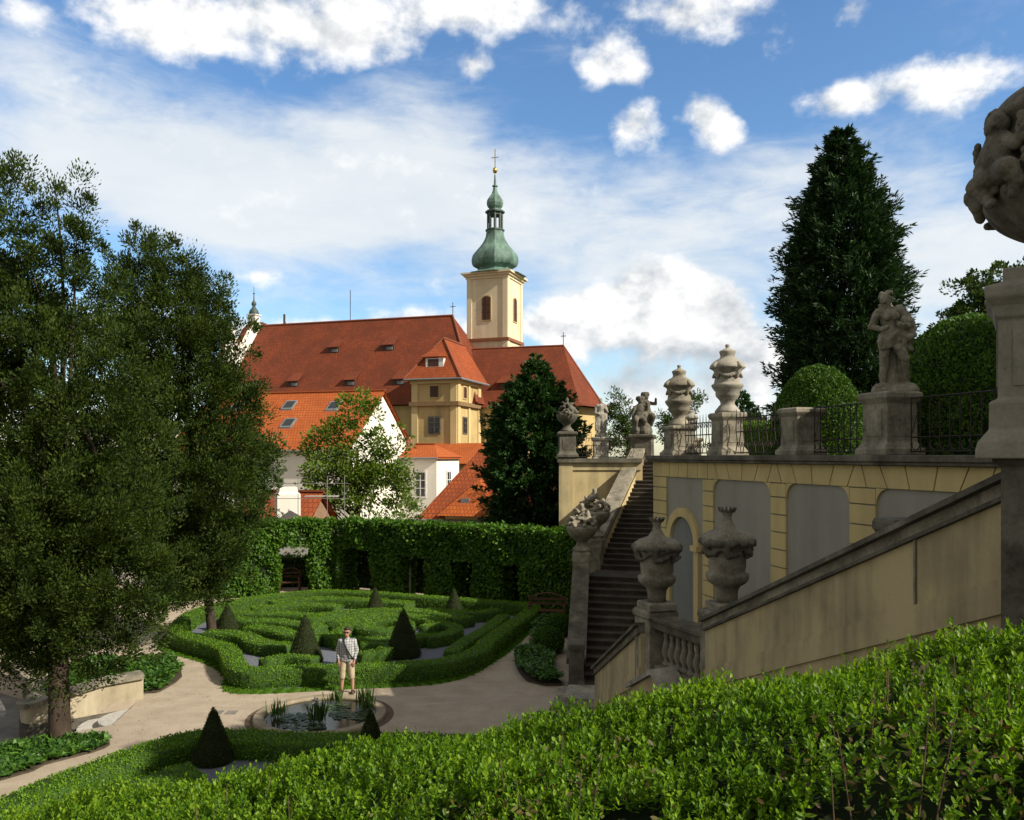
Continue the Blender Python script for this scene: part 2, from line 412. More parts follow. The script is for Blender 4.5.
def box_hedge(label, pts, width, height, closed=False, mat=None, dens=700, size=.046, group='clipped box hedges of the parterre', name='box_hedge', z=0.0, cat='hedge', core=None):
    c = spline(pts, .15, closed); n = len(c)
    nx = np.roll(c, -1, 0) if closed else np.vstack([c[1:], c[-1:]*2-c[-2:-1]])
    pv = np.roll(c, 1, 0) if closed else np.vstack([c[:1]*2-c[1:2], c[:-1]])
    tng = nx-pv; tng /= np.linalg.norm(tng, axis=1)[:, None]; nr = np.stack([-tng[:, 1], tng[:, 0]], 1)
    base = (float(c[:, 0].mean()), float(c[:, 1].mean()), z)
    t = thing(name, label, cat, base, group)
    w, h = width/2, height
    wave = 1+.07*np.sin(np.arange(n)*.9)*rng.random(n)
    prof = [(-w*.93, 0), (-w, h*.3), (-w*.99, h*.88), (-w*.90, h*.99), (0, h*1.01), (w*.90, h*.99), (w*.99, h*.88), (w, h*.3), (w*.93, 0)]
    m = len(prof); vs = []; fs = []
    for i in range(n):
        for o, zz in prof: vs.append((c[i, 0]+nr[i, 0]*o*.93*wave[i], c[i, 1]+nr[i, 1]*o*.93*wave[i], z+zz*.95+.004))
    last = n if closed else n-1
    for i in range(last):
        j = (i+1) % n
        for k in range(m-1): fs.append((i*m+k, i*m+k+1, j*m+k+1, j*m+k))
    if not closed: fs += [tuple(range(m)), tuple((n-1)*m+k for k in range(m-1, -1, -1))]
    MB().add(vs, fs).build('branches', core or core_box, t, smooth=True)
    # leaves over the profile
    pr = np.array(prof); seg = np.linalg.norm(np.diff(pr, axis=0), axis=1); length = np.linalg.norm(np.diff(c, axis=0), axis=1).sum()
    N = int(dens*seg.sum()*length)
    i = rng.integers(0, last, N); f = rng.random(N); j = (i+1) % n
    k = rng.choice(m-1, N, p=seg/seg.sum()); g = rng.random(N)
    q = pr[k]*(1-g)[:, None]+pr[k+1]*g[:, None]; e = pr[k+1]-pr[k]; nn = np.stack([-e[:, 1], e[:, 0]], 1); nn /= np.linalg.norm(nn, axis=1)[:, None]
    cc = c[i]*(1-f)[:, None]+c[j]*f[:, None]; nr_ = nr[i]
    pos = np.stack([cc[:, 0]+nr_[:, 0]*q[:, 0], cc[:, 1]+nr_[:, 1]*q[:, 0], z+q[:, 1]], 1)
    nrm = np.stack([nr_[:, 0]*nn[:, 0], nr_[:, 1]*nn[:, 0], nn[:, 1]], 1)
    if not closed:   # the two ends
        M = int(dens*width*height)
        for e_, sg in ((0, -1), (n-1, 1)):
            o = (rng.random(M)*2-1)*w*.95; zz = rng.random(M)*h
            pos = np.vstack([pos, np.stack([c[e_, 0]+nr[e_, 0]*o, c[e_, 1]+nr[e_, 1]*o, z+zz], 1)])
            nrm = np.vstack([nrm, np.tile([tng[e_, 0]*sg, tng[e_, 1]*sg, 0], (M, 1))])
    ax = norm(nrm*.5+rng.normal(size=pos.shape)*.5+np.array([0, 0, .35]))
    L = size*(.6+.8*rng.random(len(pos)))
    leaf_object('leaves', pos-nrm*size*.3, ax, nrm+rng.normal(size=pos.shape)*.24, L, L*.62, mat or leaf_box, t)
    return t
def surface_leaves(pts_normals, size, mat, parent, name='leaves', out=.5, jit=.5, up=.3, wr=.6, facing=.5):
    pos, nrm = pts_normals
    ax = norm(nrm*out+rng.normal(size=pos.shape)*jit+np.array([0, 0, up])); L = size*(.6+.8*rng.random(len(pos)))
    return leaf_object(name, pos-nrm*size*.3, ax, nrm+rng.normal(size=pos.shape)*facing, L, L*wr, mat, parent)
def revolve_points(prof, n, c, bumpy=0.0):
    pr = np.array(prof, float); seg = np.linalg.norm(np.diff(pr, axis=0), axis=1)*(pr[1:, 0]+pr[:-1, 0]+.02)
    k = rng.choice(len(seg), n, p=seg/seg.sum()); g = rng.random(n); q = pr[k]*(1-g)[:, None]+pr[k+1]*g[:, None]
    a = rng.random(n)*2*math.pi; e = pr[k+1]-pr[k]; nn = np.stack([e[:, 1], -e[:, 0]], 1); nn /= np.linalg.norm(nn, axis=1)[:, None]
    b = 1+bumpy*(np.sin(a*7+q[:, 1]*5)*.5+np.sin(a*4-q[:, 1]*9)*.5)
    pos = np.stack([np.cos(a)*q[:, 0]*b, np.sin(a)*q[:, 0]*b, q[:, 1]], 1)+np.array(c)
    return pos, np.stack([np.cos(a)*nn[:, 0], np.sin(a)*nn[:, 0], nn[:, 1]], 1)
def box_points(boxes, dens):
    """random points and normals over the faces of boxes (x0,x1,y0,y1,z0,z1)"""
    ps = []; ns = []
    for x0, x1, y0, y1, z0, z1 in boxes:
        lo = np.array([x0, y0, z0]); hi = np.array([x1, y1, z1]); d = hi-lo
        for ax in range(3):
            o = [i for i in range(3) if i != ax]; N = int(dens*d[o[0]]*d[o[1]])
            for s in (0, 1):
                if ax == 2 and s == 0: continue
                p = lo+rng.random((N, 3))*d; p[:, ax] = hi[ax] if s else lo[ax]
                nn = np.zeros((N, 3)); nn[:, ax] = 1 if s else -1; ps.append(p); ns.append(nn)
    return np.vstack(ps), np.vstack(ns)
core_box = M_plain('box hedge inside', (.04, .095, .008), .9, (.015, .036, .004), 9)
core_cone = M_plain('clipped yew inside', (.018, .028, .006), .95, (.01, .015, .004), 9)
# ================================================================== camera, sun, sky
cam = bpy.data.cameras.new('camera'); co = link(bpy.data.objects.new('camera', cam))
cam.sensor_width = 36; cam.lens = 36*F/1024; cam.shift_y = (HY-410)/1024; cam.clip_start = .05; cam.clip_end = 20000
co.location = (0, 0, EYE); co.rotation_euler = (R(90), 0, 0); S.camera = co
SUN_AZ, SUN_EL = R(27), R(34.5)
SUN = Vector((math.cos(SUN_AZ)*math.cos(SUN_EL), -math.sin(SUN_AZ)*math.cos(SUN_EL), math.sin(SUN_EL)))
sl = bpy.data.lights.new('sun', 'SUN'); sl.energy = 5.0; sl.angle = R(.5); sl.color = (1, .925, .79)
so = link(bpy.data.objects.new('sun', sl)); so.rotation_euler = SUN.to_track_quat('Z', 'Y').to_euler(); so.location = (60, -60, 80)
S.view_settings.view_transform = 'Standard'; S.view_settings.look = 'None'; S.view_settings.exposure = 0.40; S.view_settings.gamma = 1
S.view_settings.use_curve_mapping = False
S.cycles.max_bounces = 6; S.cycles.diffuse_bounces = 3; S.cycles.transmission_bounces = 4; S.cycles.transparent_max_bounces = 4
S.cycles.use_denoising = True

W = bpy.data.worlds.new('World'); S.world = W; W.use_nodes = True
nt = W.node_tree; nt.nodes.clear()
sky = nt.nodes.new('ShaderNodeTexSky'); sky.sky_type = 'NISHITA'; sky.sun_disc = False
sky.sun_elevation = SUN_EL; sky.sun_rotation = math.atan2(SUN.x, SUN.y); sky.air_density = 1.0; sky.dust_density = .5; sky.ozone_density = 2.5
SKY_STRENGTH = .14
tc = nt.nodes.new('ShaderNodeTexCoord'); D = tc.outputs['Generated']
def vmath(op, a, b):
    m = nt.nodes.new('ShaderNodeVectorMath'); m.operation = op
    for s, v in zip(m.inputs, (a, b)):
        if hasattr(v, 'is_output'): nt.links.new(v, s)
        else: s.default_value = v
    return m
def lobe(px, py, rx, ry, k):
    """a soft patch of sky around one compass direction"""
    v = np.array([(px-CX)/F, 1, (HY-py)/F]); q = np.linalg.norm(v); v = v/q; sc = F*q**1.3
    d = vmath('SUBTRACT', D, tuple(v)).outputs[0]
    d = vmath('MULTIPLY', d, (sc/rx/1.12, sc/max(rx, ry)/1.12, sc/ry/1.12)).outputs[0]
    L = vmath('LENGTH', d, (0, 0, 0)).outputs['Value']
    mr = nt.nodes.new('ShaderNodeMapRange'); mr.interpolation_type = 'SMOOTHSTEP'
    nt.links.new(L, mr.inputs[0]); mr.inputs[1].default_value = 0; mr.inputs[2].default_value = 1.0; mr.inputs[3].default_value = k; mr.inputs[4].default_value = 0
    return mr.outputs[0]
def total(ls):
    a = ls[0]
    for b in ls[1:]: a = math_(nt, 'ADD', a, b)
    return a
def sm(x, a, b):
    mr = nt.nodes.new('ShaderNodeMapRange'); mr.interpolation_type = 'SMOOTHSTEP'; nt.links.new(x, mr.inputs[0])
    mr.inputs[1].default_value = a; mr.inputs[2].default_value = b; return mr.outputs[0]
def skynoise(sc, detail, rough=.55, dist=0., shift=(0, 0, 0)):
    v = vmath('MULTIPLY', vmath('ADD', D, shift).outputs[0], sc).outputs[0]
    return noise(nt, v, 1.0, detail, rough, dist)
veil = total([lobe(150, 165, 420, 100, 1.1), lobe(330, 215, 330, 110, .9), lobe(640, 225, 330, 100, .8), lobe(960, 265, 200, 120, .95), lobe(880, 150, 260, 60, .55), lobe(520, 75, 260, 40, .3),
              lobe(60, 60, 260, 60, .45), lobe(430, 130, 180, 70, .6), lobe(700, 300, 300, 90, .5), lobe(760, 400, 420, 70, .9), lobe(120, 330, 200, 70, .8)])
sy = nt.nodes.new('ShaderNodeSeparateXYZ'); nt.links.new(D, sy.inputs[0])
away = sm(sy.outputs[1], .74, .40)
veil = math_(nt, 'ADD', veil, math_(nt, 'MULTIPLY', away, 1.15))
vn = math_(nt, 'ADD', math_(nt, 'MULTIPLY', skynoise((4.0, 4.0, 8), 9, .60, 0), .62), math_(nt, 'MULTIPLY', skynoise((9, 16, 34), 8, .62, .4), .38))
vd = sm(math_(nt, 'ADD', veil, math_(nt, 'MULTIPLY', math_(nt, 'SUBTRACT', vn, .5), 2.8)), .08, 1.2)
puff = total([lobe(250, 15, 230, 56, 1.15), lobe(480, 4, 190, 40, 1.05), lobe(370, 45, 90, 30, .6), lobe(695, 12, 115, 42, 1.15), lobe(600, 60, 44, 42, 1.05), lobe(636, 70, 26, 26, .95),
              lobe(637, 128, 44, 38, 1.2), lobe(700, 112, 36, 30, 1.0), lobe(722, 132, 36, 32, 1.0), lobe(836, 101, 72, 30, 1.15), lobe(945, 80, 95, 46, 1.1), lobe(855, 14, 34, 36, .8), lobe(473, 66, 26, 20, .9),
              lobe(650, 305, 105, 60, 2.1), lobe(575, 324, 75, 40, 1.8), lobe(700, 318, 75, 56, 1.5), lobe(420, 195, 260, 60, .35), lobe(120, 120, 240, 50, .4), lobe(765, 352, 60, 40, .8), lobe(690, 385, 240, 52, .9), lobe(266, 275, 40, 18, .8), lobe(150, 28, 110, 40, .7), lobe(20, 12, 60, 24, .7),
              lobe(430, 325, 130, 24, 1.0), lobe(290, 330, 90, 22, .9), lobe(210, 330, 60, 24, .9)])
pn = skynoise((19, 19, 25), 10, .56, 0); pn2 = skynoise((19, 19, 25), 10, .56, 0, (.016, -.004, .016))
big = skynoise((16, 16, 22), 4, .5)
pd = sm(math_(nt, 'ADD', puff, math_(nt, 'MULTIPLY', math_(nt, 'SUBTRACT', pn, .5), 2.4)), .27, 1.12)
relief = math_(nt, 'MULTIPLY', math_(nt, 'SUBTRACT', pn, pn2), 1.7)
under = total([lobe(640, 376, 200, 40, .55), lobe(900, 215, 120, 40, .35), lobe(745, 320, 60, 40, .2)])
shade = math_(nt, 'SUBTRACT', math_(nt, 'ADD', .86, relief), under, clamp=True)
pc = ramp(nt, shade, [(0, (.28, .32, .36)), (.45, (.47, .50, .53)), (.85, (.74, .745, .745)), (1, (.84, .835, .82))])
hs = nt.nodes.new('ShaderNodeHueSaturation'); hs.inputs['Saturation'].default_value = 1.16
sc_ = nt.nodes.new('ShaderNodeVectorMath'); sc_.operation = 'SCALE'; nt.links.new(sky.outputs[0], sc_.inputs[0]); sc_.inputs['Scale'].default_value = SKY_STRENGTH
nt.links.new(sc_.outputs[0], hs.inputs['Color'])
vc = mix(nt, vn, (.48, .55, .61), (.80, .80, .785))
vc = mix(nt, away, vc, (.42, .40, .355))     # cloud added out of view, greyed to set the light in the shade
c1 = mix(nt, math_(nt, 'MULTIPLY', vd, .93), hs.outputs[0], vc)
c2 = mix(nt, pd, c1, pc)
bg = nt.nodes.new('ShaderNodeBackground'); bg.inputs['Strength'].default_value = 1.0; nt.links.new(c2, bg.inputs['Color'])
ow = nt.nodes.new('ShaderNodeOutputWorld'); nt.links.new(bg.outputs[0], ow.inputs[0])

# ================================================================== ground
gm, gn, gb = new_mat('pinkish gravel')
fine = noise(gn, mapping(gn), 55, 4, .8); mid = noise(gn, mapping(gn), 1.3, 7, .65); tracks = noise(gn, mapping(gn, (.5, 2.2, 1)), 1.2, 5)
gc = mix(gn, fine, (.31, .25, .185), (.50, .42, .32)); gc = mix(gn, ramp(gn, mid, [(.38, (.5,)*3), (.62, (0, 0, 0))]), gc, (.27, .21, .145))
gc = mix(gn, ramp(gn, tracks, [(.5, (0, 0, 0)), (.75, (.35,)*3)]), gc, (.52, .44, .335))
gn.links.new(gc, gb.inputs['Base Color']); gb.inputs['Roughness'].default_value = .95; bump(gn, fine, gb, .6, .02)
slate = M_stone('blue grey slate chips', (.20, .215, .25), (.055, .06, .075), 14, .5)
paving = M_stone('grey paving', (.24, .235, .22), (.11, .105, .095), 1.4, .5)
earth = M_stone('earth', (.10, .08, .055), (.03, .025, .016), 1.0)
lawn_m = M_stone('lawn turf', (.075, .175, .010), (.04, .10, .006), 5, .4)
land = M_stone('far land', (.075, .095, .05), (.035, .05, .025), .02)
struct('ground', MB().add([(-6000, -6000, -.62), (6000, -6000, -.62), (6000, 6000, -.62), (-6000, 6000, -.62)], [(0, 1, 2, 3)]), land)
SUNK = [(-9.87, 21.75), (-11.5, 20.55), (-12.0, 20.5), (-12.35, 21.3), (-13.8, 23.5), (-20, 27.5), (-60, 30), (-60, 11), (-20, 15), (-12.5, 17.9), (-10.6, 18.95), (-9.6, 19.7)]
plat = [(40, 1), (40, 62), (-60, 62)]+[(-60, 30), (-20, 27.5), (-13.8, 23.5), (-12.35, 21.3), (-12.0, 20.5), (-11.5, 20.55), (-9.87, 21.75), (-9.6, 19.7), (-10.6, 18.95), (-12.5, 17.9), (-20, 15), (-60, 11)]+[(-60, 1)]
struct('gravel_path', slab(plat, -.9, 0), gm)
sheet('paved_court', SUNK, -.60, paving)
bedp = spline([(-7.5, 22.75), (-4.7, 23.1), (-2.0, 23.8), (-.7, 26.3), (.3, 29.9), (.95, 32.6), (-.6, 33.9), (-3.4, 35.0), (-6.2, 36.1), (-8.5, 36.5), (-10.2, 35.6), (-12.3, 32.5), (-12, 29.4), (-11.4, 27.5), (-9.4, 25.8), (-8.3, 24.4)], .3, True)
sheet('slate_bed', [tuple(p) for p in bedp], .008, slate)
cen = bedp.mean(0)
lawnp = cen+(bedp-cen)*1.06+np.array([0, -.02]); 
sheet('lawn', [tuple(p) for p in lawnp], .004, lawn_m)
gp = []
for _ in range(60000):
    i = rng.integers(len(bedp)); f = 1.0+.062*rng.random(); gp.append(np.append(cen+(bedp[i]-cen)*f+rng.normal(size=2)*.05, 0.0))
gp = np.array(gp[:26000])
tag(leaf_object('grass', gp, rng.normal(size=gp.shape)*.35+np.array([0, 0, 1]), rand_unit(len(gp)), .07, .018, leaf_grass), 'strip of mown grass around the parterre', 'grass', kind='stuff')

# ================================================================== parterre hedges
box_hedge('long low clipped box hedge curving all round the back parterre', [(x*.985-.05, y) for x, y in [(-7.45, 22.95), (-6.2, 23.15), (-4.7, 23.3), (-3.2, 23.6), (-1.9, 24.05), (-1.05, 25.2), (-.75, 26.5), (-.25, 28.3), (.25, 30.0), (.75, 31.6), (.8, 33.0), (-.6, 33.7), (-3.4, 34.8), (-6.2, 35.9), (-8.5, 36.3), (-10.2, 35.4), (-11.6, 33.9), (-12.3, 31.9), (-12.2, 30.2), (-11.9, 28.9), (-11.2, 27.6), (-10.1, 26.6), (-9.1, 25.8), (-8.6, 24.9), (-8.2, 24.0)]], .62, .50, True, dens=620)
def arc(cx, cy, r, a0, a1, k=1.0, n=9):
    return [(cx+r*math.cos(R(a0+(a1-a0)*i/(n-1))), cy+k*r*math.sin(R(a0+(a1-a0)*i/(n-1)))) for i in range(n)]
scr = [
 ('ring of clipped box hedge at the heart of the parterre', arc(-4.6, 29.6, .85, 0, 330), .55),
 ('broad clipped box hedge arching behind the heart of the parterre', arc(-4.6, 29.4, 2.0, 20, 165), .75),
 ('outermost arching box hedge near the back cones', arc(-4.7, 29.2, 3.4, 28, 152, .95), .80),
 ('low box hedge nearest the sunlit opening of the arcade', [(-4.2, 33.9), (-5.8, 34.6), (-7.4, 35.0), (-8.8, 34.9), (-10.0, 34.1)], .8),
 ('box hedge between the left lobe and the outermost arch', [(-7.0, 33.2), (-8.2, 33.6), (-9.3, 33.4), (-10.4, 32.8)], .7),
 ('curved box hedge between the standing man and the ring at the heart', arc(-4.6, 29.3, 2.1, 215, 325), .6),
 ('short curled box hedge directly behind the standing man', [(-5.3, 24.9), (-4.6, 25.2), (-4.0, 25.9), (-4.2, 26.6), (-4.9, 26.6)], .5),
 ('wavy box hedge from the front left cone towards the left lobe', [(-7.2, 26.4), (-8.2, 26.8), (-9.0, 27.8), (-9.6, 28.2), (-10.6, 28.4)], .7),
 ('second wavy box hedge of the left lobe behind the front left cone', [(-6.5, 27.6), (-7.4, 28.0), (-8.4, 28.9), (-9.4, 29.3)], .75),
 ('third wavy box hedge of the left lobe', [(-6.8, 29.2), (-7.8, 29.8), (-8.8, 30.3), (-9.6, 30.4), (-10.9, 30.9)], .75),
 ('back box hedge of the left lobe in front of the leafy arcade', [(-7.2, 31.2), (-8.4, 31.6), (-9.8, 31.8), (-11.1, 31.9)], .7),
 ('hooked box hedge right behind the front right cone', [(-2.9, 27.6), (-2.2, 28.2), (-2.0, 29.2), (-2.6, 29.9), (-3.1, 29.2)], .55),
 ('shaded wavy box hedge along the right edge of the parterre', [(-1.9, 25.4), (-1.6, 26.9), (-1.0, 28.6), (-.6, 30.2), (-.3, 31.4)], .5),
 ('box hedge curving below the back right cone', [(-3.3, 32.6), (-2.4, 32.2), (-1.3, 32.0), (-.6, 32.6)], .6),
 ('short box hedge beside the front left cone', [(-7.4, 24.4), (-6.9, 25.0), (-5.9, 24.7)], .45),
 ('slim box hedge from the heart to the front left cone', [(-5.6, 27.2), (-6.0, 28.2), (-5.9, 29.4), (-6.2, 30.6)], .55),
]
for lb, p, w in scr: box_hedge(lb, p, w, .40, dens=520)
def cone(label, x, y, h, r, n=5200):
    t = thing('topiary_cone', label, 'topiary', (x, y, 0), 'clipped yew cones of the parterres')
    pr = [(r*.92, 0), (r, h*.06), (r*.74, h*.33), (r*.46, h*.63), (r*.15, h*.92), (.012, h)]
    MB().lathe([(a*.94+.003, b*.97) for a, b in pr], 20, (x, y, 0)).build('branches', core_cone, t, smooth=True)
    surface_leaves(revolve_points(pr, int(n*1.6), (x, y, 0)), .036, leaf_cone, t, wr=.4, out=.4, jit=.35, up=.5)
cone('sunlit yew cone left of the standing man', -6.46, 25.6, 1.5, .56)
cone('tall dark yew cone right of the standing man', -3.5, 26.4, 1.55, .58)
cone('small brownish yew cone at the back, nearest the dark hedge openings', -5.55, 33.3, 1.12, .42, 3000)
cone('small yew cone at the back right of the parterre', -2.36, 33.4, 1.06, .42, 3000)
cone('brownish yew cone in the left lobe, beside the thin tree trunk', -10.45, 30.1, 1.02, .46, 3200)
cone('black looking yew cone at the left of the front parterre, before the gravel', -6.3, 17.3, 1.15, .42, 5200)
cone('dark yew cone by the near rim of the pond', -3.0, 17.4, 1.08, .36, 5200)
# front parterre
sheet('slate_border', [(-8.9, 13.8), (-8.2, 15.5), (-7.2, 17.2), (-6.2, 17.8), (-3.2, 17.5), (0, 17.2), (2, 15), (1.5, 8), (-8.9, 8)], .008, slate)
box_hedge('broad clipped box hedge edging the front parterre along the gravel', [(-9.3, 12.9), (-8.75, 14.3), (-8.35, 15.45), (-7.7, 16.65), (-7.2, 17.45), (-6.7, 17.82), (-5.9, 17.8), (-4.6, 17.6), (-3.2, 17.55), (-1.6, 17.5), (0, 17.1), (1.2, 15.8)], .85, .42, dens=800)
box_hedge('inner clipped box hedge of the front parterre', [(-7.9, 12.9), (-7.1, 14.4), (-6.6, 15.4), (-6.1, 15.9)], 1.0, .40, dens=700)

# ================================================================== pond
PX, PY = -4.75, 20.35
rim_m = M_stone('sandstone rim', (.36, .30, .21), (.16, .125, .085), 3, .4)
pond = thing('garden_pond', 'round stone rimmed lily pond in the gravel', 'pond', (PX, PY, 0))
MB().lathe([(1.62, -.25), (1.62, .05), (1.60, .09), (1.38, .09), (1.35, .06), (1.35, -.25)], 56, (PX, PY, 0)).build('rim', rim_m, pond)
wm, wn, wb = new_mat('dark pond water'); wb.inputs['Base Color'].default_value = (.022, .024, .014, 1); wb.inputs['Roughness'].default_value = .14; wb.inputs['Specular IOR Level'].default_value = .3
bump(wn, noise(wn, mapping(wn), 9, 4), wb, .12, .02)
MB().lathe([(1.352, -.1), (1.352, .022)], 48, (PX, PY, 0)).build('water', wm, pond)
wet = M_stone('damp gravel', (.16, .115, .075), (.07, .05, .032), 5)
tag(MB().lathe([(1.80, -.05), (1.80, .006)], 48, (PX, PY, 0)).build('damp_gravel', wet), kind='structure')
lp = []
for cx, cy, r, n in ((-.45, -.2, .5, 110), (.75, .05, .55, 150), (.2, .6, .4, 90), (-.2, -.8, .5, 80)):
    for _ in range(n):
        a = rng.random()*6.28; q = r*rng.random()**.5; x, y = cx+q*math.cos(a), cy+.7*q*math.sin(a)
        if math.hypot(x, y) < 1.3: lp.append((PX+x, PY+y, .028+.012*rng.random()))
lp = np.array(lp); axs = rand_unit(len(lp)); axs[:, 2] *= .08
tag(leaf_object('lily_pads', lp, axs, np.tile([0, 0, 1.0], (len(lp), 1)), .13, .12, lily_m, fold=.02, fine=True), 'floating lily pads on the pond', 'lily pads', kind='stuff')
def reeds(label, x, y, n, h, r, flower=False):
    t = thing('reed_clump', label, 'water plant', (x, y, 0), 'reed clumps in the pond')
    b = np.stack([x+r*rng.normal(size=n)*.5, y+r*rng.normal(size=n)*.4, np.zeros(n)+.01], 1)
    leaf_object('blades', b, rng.normal(size=(n, 3))*.14+np.array([0, 0, 1]), rand_unit(n), h*(.55+.6*rng.random(n)), .035, leaf_reed, t, fine=True)
    if flower:
        k = 26; p = np.array([x-.06, y, h*.98])+rng.normal(size=(k, 3))*np.array([.035, .03, .022])
        leaf_object('flowers', p, rand_unit(k), rand_unit(k), .11, .09, petal, t, fine=True)
reeds('fan of reeds with white flowers in the middle of the pond', PX+.05, PY-.55, 80, .55, .22, True)
reeds('low reeds at the left side of the pond', PX-1.0, PY-.15, 45, .48, .22)
reeds('tall dark reeds at the right rim of the pond', PX+1.05, PY+.35, 80, .68, .18)
reeds('short reeds by the back rim, below the standing man', PX+.15, PY+1.0, 40, .42, .2)
dm = MB()
for k, x in enumerate((-7.55, -7.2)): dm.box(x, x+.27, 20.5, 20.78, .001, .012)
tag(dm.build('drain_cover', M_plain('drain iron', (.22, .20, .17), .6)), 'pair of square drain grates set in the gravel left of the pond', 'drain')

lt = np.stack([rng.uniform(-11, 2, 1500), rng.uniform(17.5, 25, 1500), np.full(1500, .012)], 1); lt = lt[np.hypot(lt[:, 0]-PX, lt[:, 1]-PY) > 1.8]
la = rand_unit(len(lt)); la[:, 2] *= .15
tag(leaf_object('leaf_litter', lt, la, rng.normal(size=lt.shape)*.25+np.array([0, 0, 1]), .035*(.5+rng.random(len(lt))), .02, M_leaf('fallen leaves', [(0, (.08, .05, .02)), (1, (.20, .15, .05))], .1)), 'scattered fallen leaves on the gravel', 'leaf litter', kind='stuff')
# ================================================================== left: curved parapet, steps, beds
wl = thing('parapet_wall', 'low curved garden parapet with grey coping beside the sunken steps', 'wall', (-9.8, 21.8, -.6))
path = spline([(-9.9, 21.95), (-10.5, 21.5), (-11.1, 21.0), (-11.6, 20.62), (-12.0, 20.5), (-12.3, 20.8), (-12.4, 21.4), (-12.7, 22.2), (-13.8, 23.6), (-15.5, 25.4)], .2)
L = len(path)
def ribbon(mb, path, w, z0, z1):
    tn = np.gradient(path, axis=0); tn /= np.linalg.norm(tn, axis=1)[:, None]; nr = np.stack([-tn[:, 1], tn[:, 0]], 1)
    n = len(path); vs = []; fs = []
    for i in range(n):
        for s, z in ((-1, z0[i]), (1, z0[i]), (1, z1[i]), (-1, z1[i])):
            q = path[i]+nr[i]*s*w/2; vs.append((q[0], q[1], z))
    for i in range(n-1):
        for k in range(4): fs.append((i*4+k, i*4+(k+1) % 4, (i+1)*4+(k+1) % 4, (i+1)*4+k))
    fs += [(3, 2, 1, 0), ((n-1)*4, (n-1)*4+1, (n-1)*4+2, (n-1)*4+3)]
    return mb.add(vs, fs)
top = np.interp(np.arange(L), [0, 4, 12, 18, L], [.55, .52, .14, .06, .06])
ribbon(MB(), path, .30, np.full(L, -.62), top).build('wall', M_stucco('pale garden plaster', (.50, .43, .30), (.2, .165, .11), .8), wl)
ribbon(MB(), path[2:], .36, np.full(L-2, -.62), np.full(L-2, -.2)).build('plinth', stone_dark, wl)
ribbon(MB(), path, .50, top+.002, top+.13).build('coping', stone, wl)
tread_m = M_stone('pale grey treads', (.52, .50, .46), (.27, .26, .24), 5, .3)
st = thing('curved_steps', 'three pale curved steps rising from the sunken court to the gravel', 'steps', (-10.2, 20.8, -.6))
for k in range(3):
    r = 1.80-.48*k; q = [(-9.55+r*math.cos(R(t)), 20.75+r*.95*math.sin(R(t))) for t in range(88, 273, 8)]
    q = [(min(x, -9.45), y) for x, y in q]
    slab(q, -.62, -.6+.15*(k+1)+.001*k).build('step', tread_m, st)
MB().box(-11.35, -10.95, 20.1, 20.6, -.62, -.38).build('plinth', stone_dark, st)
def bed(label, pts, z, n, size=.12, name='ground_cover', mat=leaf_ivy, hump=1.0):
    from mathutils.geometry import intersect_point_tri_2d
    pts = spline([(a, b) for a, b in pts], .4, True)
    slab([tuple(p) for p in pts], -.02, z).build('planting_bed', earth)['kind'] = 'structure'
    lo, hi = pts.min(0), pts.max(0); q = lo+rng.random((n*3, 2))*(hi-lo)
    x, y = q[:, 0], q[:, 1]; ins = np.zeros(len(q), bool); j = len(pts)-1
    for i in range(len(pts)):
        a, b = pts[i], pts[j]; c = ((a[1] > y) != (b[1] > y)) & (x < (b[0]-a[0])*(y-a[1])/(b[1]-a[1]+1e-12)+a[0]); ins ^= c; j = i
    q = q[ins][:n]; hgt = hump*(.10+.10*np.sin(q[:, 0]*3.1)*np.sin(q[:, 1]*2.7)+.14*rng.random(len(q)))
    pos = np.stack([q[:, 0], q[:, 1], z+np.maximum(hgt, .01)], 1)
    ax = rand_unit(len(q)); ax[:, 2] = abs(ax[:, 2])*.5
    tag(leaf_object(name, pos, ax, rng.normal(size=pos.shape)*.35+np.array([0, 0, 1]), size*(.6+.8*rng.random(len(q))), size*.7, mat), label, 'ground cover', kind='stuff')
bed('green ground cover around the foot of the big tree', [G(46, 744), G(98, 739), G(110, 745), G(92, 753), G(45, 765), G(0, 781), (-13.4, 14.6), (-12.4, 17.2)], .04, 9000, hump=.4)
bed('leafy ground cover behind the curved parapet', [(-9.95, 22.3), G(160, 692), G(182, 677), G(176, 668), (-10.9, 25.6), (-13, 25), (-13.0, 23.2), (-12.1, 21.4), (-11.4, 21.35)], .05, 9000)
bed('dark ground cover at the foot of the staircase', [G(515, 660), G(528, 682), G(562, 686), (1.25, 24.4), (1.5, 28.5), (1.6, 32), (.9, 31), (.6, 27.5)], .05, 8000)

# ================================================================== person
MANX, MANY = -4.5, 22.38
skin = M_plain('skin', (.42, .235, .165), .55, (.36, .19, .13), 12)
hair = M_plain('dark brown hair', (.035, .02, .012), .7, s=30)
pm, pn_, pb = new_mat('plaid shirt')
tcn = pn_.nodes.new('ShaderNodeTexCoord'); sp = pn_.nodes.new('ShaderNodeSeparateXYZ'); pn_.links.new(tcn.outputs['Object'], sp.inputs[0])
gx = math_(pn_, 'LESS_THAN', math_(pn_, 'FRACT', math_(pn_, 'MULTIPLY', sp.outputs[0], 15)), .24)
gz = math_(pn_, 'LESS_THAN', math_(pn_, 'FRACT', math_(pn_, 'MULTIPLY', sp.outputs[2], 15)), .24)
gg = math_(pn_, 'MULTIPLY', math_(pn_, 'ADD', gx, gz), .5)
pn_.links.new(ramp(pn_, gg, [(0, (.44, .44, .42)), (.5, (.17, .185, .21)), (1, (.05, .06, .08))]), pb.inputs['Base Color']); pb.inputs['Roughness'].default_value = .85
khaki = M_plain('khaki cotton', (.46, .37, .255), .9, (.38, .30, .20), 14)
